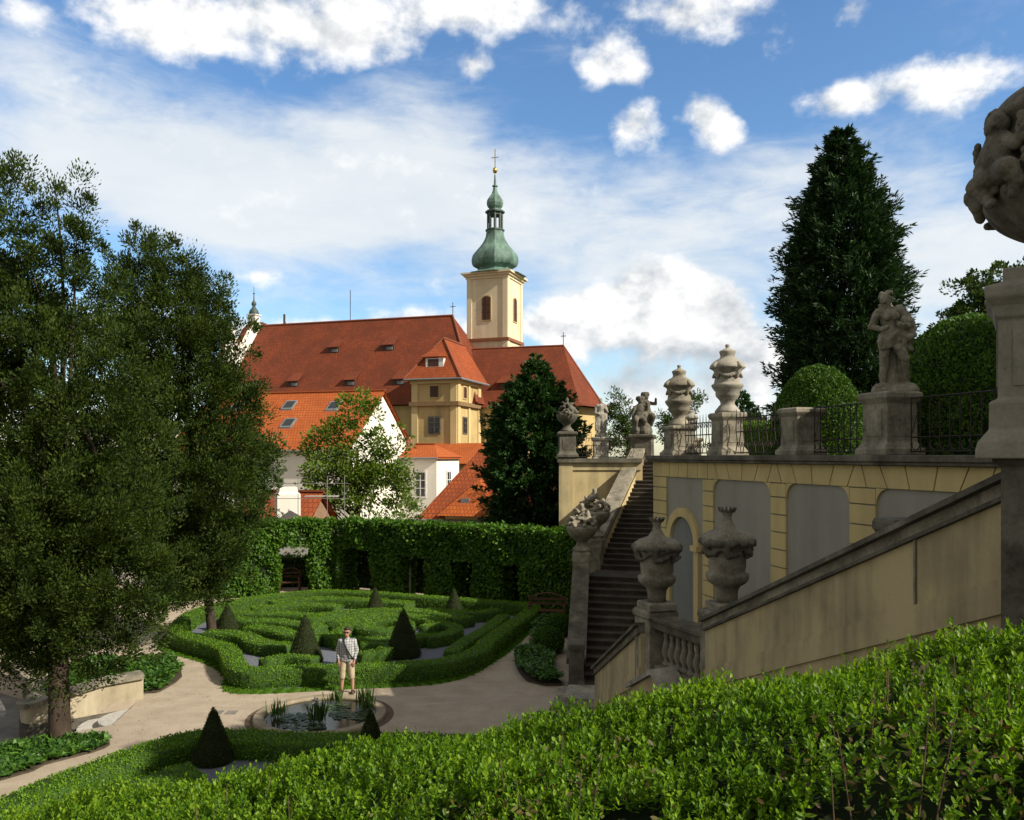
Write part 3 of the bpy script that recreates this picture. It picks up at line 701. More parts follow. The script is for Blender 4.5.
black = M_plain('black strap', (.014, .013, .013), .6)
shoe_m = M_plain('brown leather', (.07, .04, .025), .55)
man = thing('person', 'man in a plaid shirt, khaki shorts and sunglasses standing by the pond', 'person', (MANX, MANY, 0), rz=0.0)
def at(p): return (MANX+p[0], MANY+p[1], p[2])
def C(mb, a, ra, b, rb, seg=12, flat=1.0): return mb.cap(at(a), ra, at(b), rb, seg, flat)
# the man faces the viewer (-y); joints in metres
bd = MB()
for s in (-1, 1):
    hip = (s*.10, 0, .90); kn = (s*.125, -.02, .49); an = (s*.15, .01, .09)
    C(bd, hip, .088, kn, .060); C(bd, kn, .056, (s*.14, .015, .33), .058); C(bd, (s*.14, .015, .33), .056, an, .036)
    C(bd, (s*.15, .02, .05), .036, (s*.17, -.13, .035), .03)
    sh = (s*.185, .01, 1.42); el = (s*.255, .035, 1.14); wr = (s*.215, -.075, .905)
    C(bd, sh, .056, el, .042); C(bd, el, .041, wr, .027)
    C(bd, wr, .027, (s*.205, -.095, .83), .036, flat=.8)
    for k, (fx, fl) in enumerate(((-.026, .072), (-.009, .082), (.009, .078), (.025, .062))):
        b = (s*.203+fx, -.10, .815); m_ = (s*.20+fx*1.05, -.112, .815-fl*.55); e = (s*.197+fx, -.10, .815-fl)
        C(bd, b, .0095, m_, .0088, 8); C(bd, m_, .0088, e, .0075, 8)
    C(bd, (s*.185, -.11, .855), .012, (s*.165, -.135, .815), .010, 8)
C(bd, (-.09, 0, .93), .10, (.09, 0, .93), .10); C(bd, (0, 0, .95), .125, (0, .005, 1.15), .125); C(bd, (0, .005, 1.15), .125, (0, .01, 1.34), .135)
C(bd, (-.12, .01, 1.385), .085, (.12, .01, 1.385), .085); C(bd, (0, .02, 1.42), .066, (0, -.005, 1.56), .056)
C(bd, (0, -.005, 1.67), .092, (0, -.022, 1.60), .068); C(bd, (0, -.04, 1.59), .05, (0, -.055, 1.575), .042)
C(bd, (0, -.098, 1.665), .012, (0, -.118, 1.632), .017, 8)
for s in (-1, 1): C(bd, (s*.088, 0, 1.665), .018, (s*.092, .004, 1.63), .013, 8)
C(bd, (-.022, -.094, 1.588), .009, (.022, -.094, 1.588), .009, 8)
bd.build('body', skin, man, remesh=.0062)
hr = MB(); C(hr, (0, .012, 1.715), .094, (0, .03, 1.66), .096); C(hr, (0, -.03, 1.745), .062, (0, .02, 1.75), .07)
hr.build('hair', hair, man, remesh=.012)
gl = MB()
for s in (-1, 1): C(gl, (s*.022, -.106, 1.668), .021, (s*.048, -.10, 1.668), .021, 10)
C(gl, (-.09, -.03, 1.674), .006, (-.066, -.095, 1.674), .006, 6); C(gl, (.09, -.03, 1.674), .006, (.066, -.095, 1.674), .006, 6); C(gl, (-.02, -.116, 1.675), .006, (.02, -.116, 1.675), .006, 6)
gl.build('sunglasses', black, man, smooth=True)
shb = MB()
C(shb, (-.07, .0, .93), .128, (.07, .0, .93), .128, 16); C(shb, (0, .003, 1.0), .152, (0, .01, 1.33), .156, 18)
C(shb, (-.06, 0, 1.05), .128, (-.065, .01, 1.33), .138, 16); C(shb, (.06, 0, 1.05), .128, (.065, .01, 1.33), .138, 16)
C(shb, (-.145, .01, 1.395), .092, (.145, .01, 1.395), .092, 16); C(shb, (0, .02, 1.43), .085, (0, .01, 1.475), .072, 14)
for s in (-1, 1):
    C(shb, (s*.185, .01, 1.42), .072, (s*.255, .035, 1.15), .060, 14); C(shb, (s*.255, .035, 1.15), .058, (s*.222, -.058, .955), .042, 14)
shb.build('shirt', pm, man, remesh=.011, rough=(.012, .12))
tr = MB(); C(tr, (-.075, 0, .92), .112, (.075, 0, .92), .112, 16)
for s in (-1, 1): C(tr, (s*.098, 0, .88), .106, (s*.125, -.012, .50), .086, 16); C(tr, (s*.125, -.012, .5), .086, (s*.128, -.012, .44), .082, 16)
tr.build('shorts', khaki, man, remesh=.011, rough=(.014, .14))
for s in (-1, 1):
    b = MB(); C(b, (s*.15, .035, .05), .048, (s*.172, -.14, .038), .04, 12); b.box(MANX+s*.15-.05+(.0 if s > 0 else -.02), MANX+s*.15+.05+(.02 if s > 0 else 0), MANY-.18, MANY+.09, .001, .022)
    b.build('shoe', shoe_m, man, smooth=True)
sb = MB(); q = [(-.10, .06, 1.475), (-.085, -.06, 1.475), (-.04, -.158, 1.36), (.05, -.176, 1.18), (.14, -.16, 1.02), (.19, -.08, .95)]
sb.tube([at(p) for p in q], .021, 6)
sb.build('bag_strap', black, man, smooth=True)
bg_ = MB(); C(bg_, (.235, .02, .93), .06, (.235, .06, .82), .07, 12, .6); bg_.build('shoulder_bag', black, man, remesh=.015)
# ================================================================== terrace with its great wall
TC = np.array([4.0, 23.0]); TD = unit([2.1, -7.8]); TN = np.array([TD[1], -TD[0]]); TN = TN if TN[0] < 0 else -TN
def fT(u, o, z): return (TC[0]+TD[0]*u+TN[0]*o, TC[1]+TD[1]*u+TN[1]*o, z)
def U(px): k = (px-CX)/F; return (TC[1]*k-TC[0])/(TD[0]-TD[1]*k)
UL = 15.6
tw = thing('terrace_wall', 'tall yellow and grey retaining wall of the upper terrace with blind arched panels', 'retaining wall', (4.0, 23.0, 0))
MB().box(0, UL, -.6, 0, -.6, 6.30, fT).build('wall', panel_m, tw)
ash = MB(); gap = .028
panels = [(U(668), U(704)), (U(715), U(772)), (U(788), U(851)), (U(878), U(980))]
ZP = 5.90
edges = [0.0]+[x for p in panels for x in p]+[UL]
for i in range(0, len(edges), 2):                       # pilasters in courses
    a, b = edges[i], edges[i+1]; z = -.6
    while z < ZP-.01:
        z1 = min(z+.365, ZP)
        n = max(1, round((b-a)/1.4))
        for j in range(n):
            ash.box(a+(b-a)*j/n+gap/2, a+(b-a)*(j+1)/n-gap/2, .0005, .045, z+gap/2, z1-gap/2, fT)
        z = z1
for a, b in panels[1:]:                                 # rounded upper corners of the panels
    r = .30
    for c, s in ((a, 1), (b, -1)):
        pts = [(c-s*.001, ZP), (c-s*.001, ZP-r)]+[(c+s*(r-r*math.cos(t)), ZP-r+r*math.sin(t)) for t in np.linspace(.05, math.pi/2, 8)]
        ash.prism(pts, .0005, .0445, lambda u, o, z: fT(u, o, z))
u = 0.0; cs = [(a+b)/2 for a, b in panels]; tops = []; bots = []
while u < UL+.3:
    c = min(cs, key=lambda q: abs(q-u)); k = (u-c); sl = k*.45*max(0, 1-abs(k)/1.7) if c != cs[0] else 0
    bots.append(u); tops.append(u+sl); u += .52
bots[0] = tops[0] = 0; bots[-1] = tops[-1] = UL
for i in range(len(bots)-1):
    if bots[i+1]-bots[i] < .1: continue
    ash.prism([(bots[i]+gap/2, ZP+.01), (bots[i+1]-gap/2, ZP+.01), (tops[i+1]-gap/2, 6.29), (tops[i]+gap/2, 6.29)], .0005, .052, lambda u, o, z: fT(u, o, z))
ash.build('ashlar', ashlar_m, tw)
uc = (.885+2.69)/2; ro, ri, zs = .90, .67, 4.22
arcm = MB(); ts = np.linspace(0, math.pi, 19)
for i in range(18):
    t0, t1 = ts[i], ts[i+1]
    arcm.prism([(uc+ri*math.cos(t0), zs+ri*math.sin(t0)), (uc+ro*math.cos(t0), zs+ro*math.sin(t0)), (uc+ro*math.cos(t1), zs+ro*math.sin(t1)), (uc+ri*math.cos(t1), zs+ri*math.sin(t1))],   .001, .09, lambda u, o, z: fT(u, o, z))
for a, b in ((uc-ro, uc-ri), (uc+ri, uc+ro)): arcm.box(a, b, .001, .09, -.6, zs-.003, fT)
arcm.box(uc-ro-.08, uc-ri+.03, .0, .17, zs-.14, zs-.005, fT); arcm.box(uc+ri-.03, uc+ro+.08, .0, .17, zs-.14, zs-.005, fT)
arcm.build('niche_arch', ashlar_m, tw)
ni = MB().prism([(uc-ri+.004, -.6), (uc+ri-.004, -.6), (uc+ri-.004, zs)]+[(uc+(ri-.004)*math.cos(t), zs+(ri-.004)*math.sin(t)) for t in ts[1:]], .001, .012, lambda u, o, z: fT(u, o, z))
ni.build('niche', M_stucco('niche render', (.20, .205, .19), (.11, .11, .10), .5), tw)
cp = MB().box(-.14, UL+.1, -.75, .17, 6.30, 6.36, fT).box(-.18, UL+.1, -.78, .21, 6.361, 6.475, fT)
cp.build('coping', coping_m, tw, bevel=.015)
# side of the terrace along the dark stair, and the ground it carries
L0, L1, L1b, L2 = (2.0, 22.7), (2.62, 28.2), (3.1, 29.4), (6.1, 37.5)
R2 = (8.45, 36.9)
sw = MB().hull8([(4.0, 23.0, -.6), (4.35, 23.0, -.6), (8.8, 36.9, -.6), (8.45, 36.9, -.6)], [(4.0, 23.0, 6.28), (4.35, 23.0, 6.28), (8.8, 36.9, 6.28), (8.45, 36.9, 6.28)])
sw.build('side_wall', stucco, tw)
tg = M_stone('terrace gravel', (.26, .22, .17), (.12, .10, .07), 2)
struct('terrace_ground', slab([(4.45, 22.9), (8.1, 8.3), (12, 7), (45, 4), (90, 80), (2.4, 80), (2.4, 36.1), (5.6, 36.1), (6.1, 37.52), (8.3, 37.02)], 5.9, 6.2), tg)
bw = thing('terrace_wall', 'yellow end wall of the upper terrace left of the dark staircase', 'retaining wall', (3.6, 35.6, 0))
MB().box(2.08, 5.65, 35.5, 36.0, -.6, 6.18).build('wall', stucco, bw)
MB().box(2.03, 2.62, 35.40, 35.49, -.6, 6.179).box(2.62, 5.6, 35.44, 35.495, 5.85, 6.178).box(2.62, 5.6, 35.44, 35.495, -.6, 1.0).build('pilaster', stucco_ramp, bw)
MB().box(1.98, 5.62, 35.30, 36.1, 6.181, 6.36).box(1.99, 2.68, 35.30, 36.1, 6.36, 6.41).build('coping', coping_m, bw)

# ---------------------------------------------------------------- dark staircase rising away
ds = thing('garden_staircase', 'dark stone staircase climbing away beside the terrace wall', 'staircase', (2.9, 22.7, 0))
def lerp(a, b, t): return tuple(p+(q-p)*t for p, q in zip(a, b))
def stair_edge(side):
    if side == 0: return L0, L1, L1b, L2
    return (4.6, 22.3), (5.62, 27.35), (6.0, 28.55), R2
def step_prism(a0, b0, a1, b1, z0, z1):
    return MB().hull8([(*a0, z0), (*b0, z0), (*b1, z0), (*a1, z0)], [(*a0, z1), (*b0, z1), (*b1, z1), (*a1, z1)])
E0, E1 = stair_edge(0), stair_edge(1)
def flight(par, a0, b0, a1, b1, z0, z1, n, nose=.04, mat=stone_step):
    h = (z1-z0)/n
    for k in range(n):
        t0, t1 = k/n, (k+1)/n
        p, q, r_, s_ = lerp(a0, a1, t0), lerp(b0, b1, t0), lerp(a0, a1, t1), lerp(b0, b1, t1)
        d = unit(np.array(a1)-np.array(a0))*nose
        p2, q2 = (p[0]-d[0], p[1]-d[1]), (q[0]-d[0], q[1]-d[1])
        zt = z0+h*(k+1)
        m = step_prism(p, q, r_, s_, zt-h-.25, zt-.045)
        m.hull8([(*p2, zt-.0449), (*q2, zt-.0449), (*s_, zt-.0449), (*r_, zt-.0449)], [(*p2, zt), (*q2, zt), (*s_, zt), (*r_, zt)])
        m.build('step', mat, par)
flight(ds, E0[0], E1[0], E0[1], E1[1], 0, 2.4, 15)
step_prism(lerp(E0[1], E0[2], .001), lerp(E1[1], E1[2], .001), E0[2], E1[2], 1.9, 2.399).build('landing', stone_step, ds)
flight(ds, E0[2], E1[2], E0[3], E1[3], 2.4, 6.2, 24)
def offs(a, b, d):
    t = unit(np.array(b)-np.array(a)); n = np.array([-t[1], t[0]])
    return n*d
def sloped_wall(mb, a, b, za, zb, w, za0=-.6, zb0=-.6, shift=0.0):
    """wall in plan from a to b on its left side, tops za..zb"""
    n0 = offs(a, b, shift); n1 = offs(a, b, shift+w)
    A0, A1 = np.array(a)+n0, np.array(a)+n1; B0, B1 = np.array(b)+n0, np.array(b)+n1
    return mb.hull8([(*A0, za0), (*B0, zb0), (*B1, zb0), (*A1, za0)], [(*A0, za), (*B0, zb), (*B1, zb), (*A1, za)])
pw = thing('stair_parapet', 'yellow and grey parapet along the left of the dark staircase', 'parapet', (2.0, 22.7, 0))
NB = (1.99, 22.35)
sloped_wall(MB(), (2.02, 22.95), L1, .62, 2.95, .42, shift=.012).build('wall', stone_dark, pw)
lowc = MB(); a, b = (2.02, 22.95), L1
n0, n1 = offs(a, b, -.05), offs(a, b, .50)
lowc.hull8([(*(np.array(a)+n0), .625), (*(np.array(b)+n0), 2.955), (*(np.array(b)+n1), 2.955), (*(np.array(a)+n1), .625)], [(*(np.array(a)+n0), .78), (*(np.array(b)+n0), 3.11), (*(np.array(b)+n1), 3.11), (*(np.array(a)+n1), .78)])
lowc.build('coping', coping_m, pw)
sloped_wall(MB(), L1b, L2, 3.05, 6.75, .5, shift=.012).build('wall', stucco, pw)
n0, n1 = offs(L1b, L2, -.03), offs(L1b, L2, .58)
A, B = np.array(L1b), np.array(L2)
MB().hull8([(*(A+n0), 3.055), (*(B+n0), 6.755), (*(B+n1), 6.755), (*(A+n1), 3.055)], [(*(A+n0), 3.24), (*(B+n0), 6.94), (*(B+n1), 6.94), (*(A+n1), 3.24)]).build('coping', stone, pw)
rl = MB(); n0 = offs(L1b, L2, -.07)
rl.tube([(*(A+n0), 3.05), (*((A*.5+B*.5)+n0), 4.90), (*(B+n0), 6.75)], .022)
rl.build('handrail', iron, pw)
# newel and pedestals on it
def pedestal_prof(h, w, base=1.18, cap=1.15):
    return [(w*base*1.08, 0), (w*base*1.08, h*.10), (w*base, h*.12), (w*1.02, h*.20), (w, h*.22), (w*.97, h*.80), (w*1.0, h*.82), (w*cap, h*.88), (w*cap*1.04, h*.90), (w*cap*1.04, h*.97), (w*cap*.9, h)]
def pedestal(label, x, y, z, h, w, rot=0.0, mat=None, panel=True):
    t = thing('pedestal', label, 'pedestal', (x, y, z), 'stone pedestals', 0)
    MB().sq(pedestal_prof(h, w), (x, y, z), rot).build('block', mat or stone, t, bevel=.012)
    if panel:
        pm_ = MB()
        for k in range(4):
            a = rot+k*math.pi/2; ca, sa = math.cos(a), math.sin(a)
            pm_.box(-w*.6, w*.6, -w*1.03, -w*.9, h*.30, h*.72, lambda X, Y, Z: (x+X*ca-Y*sa, y+X*sa+Y*ca, z+Z))
        pm_.build('panel', mat or stone, t)
    return t
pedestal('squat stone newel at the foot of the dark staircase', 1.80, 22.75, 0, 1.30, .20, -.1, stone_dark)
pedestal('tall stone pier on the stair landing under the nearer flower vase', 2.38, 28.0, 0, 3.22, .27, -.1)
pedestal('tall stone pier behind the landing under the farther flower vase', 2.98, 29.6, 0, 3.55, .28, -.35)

# ---------------------------------------------------------------- near flight of stairs and its parapet
RA, RB = (2.63, 14.6), (3.30, 13.0)                      # the landing balustrade runs between these
R0, R9 = (2.45, 20.9), (4.27, 5.75)
rp = thing('stair_parapet', 'long faded yellow parapet of the stairs in front of the terrace wall', 'parapet', (3.0, 14.0, 0))
def along(a, b, za, zb, name, mat, w, z0=-.6, shift=0., bott=None, wl_=None):
    m = sloped_wall(MB(), a, b, za, zb, w, z0 if bott is None else bott[0], z0 if bott is None else bott[1], shift)
    return m.build(name, mat, rp)
along(R0, RA, .88, 3.30, 'wall', stucco_ramp, -.34, shift=-.0)
along((RB[0]+.06, RB[1]-.12), R9, 3.72, 6.36, 'wall', stucco_ramp, -.34)
along(lerp(R0, RA, 1.001), lerp(RA, RB, .999), 2.62, 2.62, 'wall', stucco_ramp, -.33, shift=-.02)
for (a, b, za, zb, c) in ((R0, RA, .88, 3.30, 0), ((RB[0]+.06, RB[1]-.12), R9, 3.72, 6.36, 1)):
    along(a, b, za+.04, zb+.04, 'coping', stone_dark, -.43, shift=.045, bott=(za+.003, zb+.003))
    along(a, b, za+.145, zb+.145, 'coping', stone, -.40, shift=.03, bott=(za+.0401, zb+.0401))
    along(a, b, za+.20, zb+.20, 'coping', coping_m, -.56, shift=.11, bott=(za+.1451, zb+.1451))
    # raised bands on the outer face
    along(lerp(a, b, .002), lerp(a, b, .998), za-.60, zb-.60, 'band', stucco_ramp, -.03, shift=-.341, bott=(za-.88, zb-.88))
along((RB[0]+.06, RB[1]-.12), lerp(RB, R9, .58), 1.75, 3.15, 'band', stone_dark, -.06, shift=-.3412, bott=(1.69, 3.09))
sp_ = lerp(RB, R9, .757)
MB().box(sp_[0]-.352, sp_[0]-.338, sp_[1]-.015, sp_[1]+.015, 1.9, 5.715).build('wall_seam', stone, rp)  # thin strip standing for the vertical seam in the parapet wall
nearst = thing('garden_staircase', 'stone stairs mostly hidden between the faded parapet and the terrace wall', 'staircase', (4, 15, 0))
flight(nearst, (R0[0]+.36, R0[1]), (4.35, 21.3), (RA[0]+.36, RA[1]), (6.05, 15.0), 0, 2.55, 16)
step_prism((RA[0]+.38, RA[1]-.001), (6.05, 14.99), (RB[0]+.42, RB[1]), (6.5, 13.4), 2.1, 2.549).build('landing', stone_step, nearst)
flight(nearst, (RB[0]+.42, RB[1]-.001), (6.5, 13.39), (R9[0]+.4, R9[1]), (8.1, 7.6), 2.55, 5.5, 18)
# balustrade
bal = thing('balustrade', 'short stone balustrade with bulbous balusters between two big urns', 'balustrade', (2.96, 13.8, 2.6))
bd_, bn = np.array(RB)-np.array(RA), None
bl = float(np.linalg.norm(bd_)); bt = bd_/bl; bnn = np.array([-bt[1], bt[0]])
def fB(u, o, z): q = np.array(RA)+bt*u+bnn*o; return (q[0], q[1], z)
MB().box(.05, bl-.05, -.17, .17, 2.621, 2.78, fB).build('base_rail', stone, bal)
MB().box(-.02, bl+.02, -.19, .19, 3.42, 3.56, fB).box(-.02, bl+.02, -.23, .23, 3.5601, 3.63, fB).build('top_rail', coping_m, bal, bevel=.012)
bp = [(.085, 0), (.085, .06), (.05, .08), (.045, .11), (.085, .22), (.088, .27), (.055, .40), (.04, .50), (.06, .53), (.045, .57), (.08, .60), (.08, .64)]
pb_ = None
for k in range(8):
    q = fB(.22+(bl-.44)*k/7, 0, 2.78)
    if pb_ is None:
        pb_ = MB().lathe(bp, 12, (0, 0, 0)).build('baluster', stone, bal, smooth=True, world=False); pb_.location = Vector(q)-Vector(bal.location)
    else:
        c = pb_.copy(); link(c); c.parent = bal; c.location = Vector(q)-Vector(bal.location)
def pier(label, x, y, z, h, w, mat, rot=.35):
    t = thing('pedestal', label, 'pedestal', (x, y, z), 'stone pedestals')
    MB().sq([(w*1.06, 0), (w*1.06, .12), (w, .14), (w, h-.16), (w*1.12, h-.13), (w*1.12, h-.05), (w, h)], (x, y, z), rot).build('block', mat, t, bevel=.012)
    return t
pier('square stone pier at the left end of the short balustrade', 2.58, 14.78, 0, 3.72, .27, stone)
pier('square stone pier at the right end of the short balustrade', 3.36, 12.86, 0, 4.05, .29, stone)
# sloping buttress in front
bt_ = thing('buttress', 'low sloping buttress with pale top under the balustrade', 'buttress', (2.3, 13.6, 0))
def fBu(u, o, z): return fB(u, o, z)
MB().prism([(.0, -.3), (1.75, -.3), (1.75, 2.25), (.75, 2.82), (.0, 2.4)], -.60, -.25, lambda u, o, z: fB(u, o, z)).build('wall', stucco_ramp, bt_)
MB().prism([(-.05, 2.39), (.75, 2.825), (1.8, 2.23), (1.8, 2.31), (.75, 2.91), (-.05, 2.47)], -.68, -.2, lambda u, o, z: fB(u, o, z)).build('coping', stone_pale, bt_)
pier('dark stone block rising behind the long parapet', 4.36, 9.25, 3.2, 2.56, .18, stone_dark, .16)
fs = thing('foot_steps', 'two worn stone steps in front of the staircase foot', 'steps', (2.0, 21.5, 0))
slab([(1.0, 20.85), (2.1, 20.65), (4.4, 22.4), (1.3, 22.55)], .004, .13).build('step', stone, fs)
slab([(1.35, 21.3), (2.2, 21.1), (4.3, 22.35), (1.55, 22.45)], .131, .20).build('step', stone_pale, fs)

# ---------------------------------------------------------------- urns
U1 = [(.13, 0), (.30, .0), (.30, .04), (.28, .07), (.21, .155), (.163, .21), (.175, .27), (.195, .31), (.265, .385), (.285, .44), (.28, .50), (.345, .58), (.378, .64), (.374, .68), (.325, .70), (.312, .74), (.295, .85), (.29, .95), (.345, 1.025), (.42, 1.07), (.425, 1.085), (.40, 1.15), (.345, 1.21), (.28, 1.26), (.19, 1.31), (.165, 1.35), (.175, 1.40), (.197, 1.465), (.19, 1.48), (.12, 1.52), (.05, 1.55), (.04, 1.575), (.058, 1.60), (.05, 1.64), (.012, 1.655)]
def ring_blobs(mb, z, r, n, size, c=(0, 0, 0), jit=.25, sag=0.0, lobes=4):
    for k in range(n):
        a = 2*math.pi*k/n; zz = z-sag*abs(math.sin(a*lobes/2))
        s = size*(1-jit+2*jit*rng.random())
        p = np.array([c[0]+r*math.cos(a), c[1]+r*math.sin(a), c[2]+zz]); q = p+rng.normal(size=3)*size*.4
        mb.cap(p, s, q, s*.8, 7)
def urn_lidded(label, x, y, z, s=1.0, mat=None):
    t = thing('stone_urn', label, 'urn', (x, y, z), 'lidded urns on the terrace edge')
    g = lambda m: [(r*s, h*s) for r, h in m]
    MB().lathe(g(U1), 28, (x, y, z)).build('body', mat or stone, t, smooth=True)
    d = MB()
    for k in range(4):                                  # masks and hanging swags
        a = k*math.pi/2+.5
        c, sn = math.cos(a), math.sin(a)
        d.cap((x+.33*s*c, y+.33*s*sn, z+1.04*s), .10*s, (x+.31*s*c, y+.31*s*sn, z+.86*s), .055*s, 9)
        d.cap((x+.42*s*c, y+.42*s*sn, z+1.10*s), .07*s, (x+.37*s*c, y+.37*s*sn, z+1.16*s), .06*s, 9)
        for i in range(9):
            t2 = (i+.5)/9; b = a+t2*math.pi/2; zz = 1.02-.14*math.sin(t2*math.pi)
            d.cap((x+.32*s*math.cos(b), y+.32*s*math.sin(b), z+zz*s), .045*s, (x+.33*s*math.cos(b+.08), y+.33*s*math.sin(b+.08), z+(zz-.02)*s), .038*s, 7)
    d.build('swag', mat or stone, t, remesh=.018*s)
    return t
U2 = [(.10, 0), (.16, 0), (.16, .13), (.165, .15), (.17, .20), (.20, .26), (.28, .31), (.325, .37), (.335, .43), (.325, .46), (.27, .48), (.285, .55), (.29, .70), (.31, .82), (.33, .87), (.40, .94), (.415, .99), (.39, 1.05), (.31, 1.10), (.20, 1.14), (.15, 1.16), (.12, 1.20), (.078, 1.27), (.066, 1.34), (.08, 1.39), (.115, 1.43), (.12, 1.46), (.05, 1.47)]
def urn_garland(label, x, y, z, s=1.0, rot=0.3):
    t = thing('stone_urn', label, 'urn', (x, y, z), 'garlanded urns on the stair parapet')
    MB().sq([(.26*s, 0), (.26*s, .11*s), (.235*s, .13*s)], (x, y, z), rot).build('plinth', stone, t, bevel=.008)
    MB().lathe([(r*s, (h+.12)*s) for r, h in U2], 30, (x, y, z), ribs=0).build('body', stone, t, smooth=True)
    d = MB(); ring_blobs(d, 1.09*s, .39*s, 30, .06*s, (x, y, z), .3, .02*s); ring_blobs(d, 1.02*s, .355*s, 34, .05*s, (x, y, z), .35, .13*s, 6)
    for k in range(6):
        a = k*math.pi/3+.3; d.cap((x+.37*s*math.cos(a), y+.37*s*math.sin(a), z+1.06*s), .075*s, (x+.34*s*math.cos(a), y+.34*s*math.sin(a), z+.86*s), .04*s, 8)
    for k in range(13):
        a = 2*math.pi*k/13; d.cap((x+.105*s*math.cos(a), y+.105*s*math.sin(a), z+1.545*s), .022*s, (x+.135*s*math.cos(a), y+.135*s*math.sin(a), z+1.60*s), .02*s, 6)
    d.build('garland', stone_dark, t, remesh=.017*s)
    return t
urn_garland('garlanded stone urn at the left end of the short balustrade', 2.60, 14.72, 3.72, 1.02)
urn_garland('larger garlanded stone urn at the right end of the short balustrade', 3.37, 12.84, 4.05, 1.0, .2)
def flower_vase(label, x, y, z, s=1.0, mat=None, n=60):
    t = thing('flower_vase', label, 'urn', (x, y, z), 'carved vases heaped with stone flowers')
    pf = [(.16, 0), (.25, 0), (.25, .06), (.20, .10), (.14, .18), (.13, .24), (.18, .30), (.30, .40), (.38, .52), (.41, .62), (.40, .68), (.30, .70)]
    MB().lathe([(r*s, h*s) for r, h in pf], 26, (x, y, z), ribs=16, rib=.05).build('body', mat or stone, t, smooth=True)
    d = MB()
    for k in range(n):
        a = rng.random()*6.283; q = rng.random()**.5; zz = .70+.42*(1-q**1.6)*(.8+.3*rng.random())
        p = np.array([x+.40*q*s*math.cos(a), y+.40*q*s*math.sin(a), z+zz*s]); r = s*(.035+.045*rng.random())
        d.cap(p, r, p+rng.normal(size=3)*.06*s, r*.6, 7)
    d.cap((x, y, z+1.1*s), .05*s, (x, y, z+1.24*s), .07*s, 8)
    d.build('stone_flowers', mat or stone, t, remesh=.02*s)
    return t
flower_vase('carved flower vase standing lower and nearer beside the dark stairs', 2.38, 28.0, 3.22, 1.25, stone)
flower_vase('carved flower vase just behind the nearer one beside the dark stairs', 2.98, 29.6, 3.55, 1.35, stone)
flower_vase('grey flower vase on the far left corner of the terrace', 2.40, 35.7, 7.52, 1.12, stone_dark)
pedestal('stone pedestal on the far left corner of the terrace', 2.40, 35.7, 6.41, 1.11, .36, 0, stone_dark)

def on_wall(px, o=-.28): u = U(px); q = fT(u, o, 0); return u, q[0], q[1]
TR = math.atan2(TD[1], TD[0])
def wall_ped(label, px, h, w, mat=None):
    u, x, y = on_wall(px); pedestal(label, x, y, 6.476, h, w, TR, mat); return x, y
x, y = wall_ped('stone pedestal under the big urn on the terrace edge', 717, 1.02, .285)
urn_lidded('tall pale lidded urn standing out against the clouds on the terrace edge', x, y, 7.496, 1.0, stone_pale)
u_, x, y = on_wall(669, -.3); pedestal('low stone pedestal under the urn at the terrace corner', x, y, 6.476, .80, .31, TR)
urn_lidded('lidded urn at the terrace corner by the head of the dark stairs', x, y, 7.276, 1.0)
x, y = wall_ped('plain stone pedestal bearing nothing, in front of the round bush', 789, .97, .29)
sx_, sy_ = wall_ped('stone pedestal under the large statue', 876, 1.10, .315)
urn_lidded('small pale urn behind the terrace corner urn', 8.35, 38.3, 7.3, .85, stone_pale)
pedestal('stone pedestal at the right of the stair head', 8.35, 38.3, 6.2, 1.1, .36, .3)

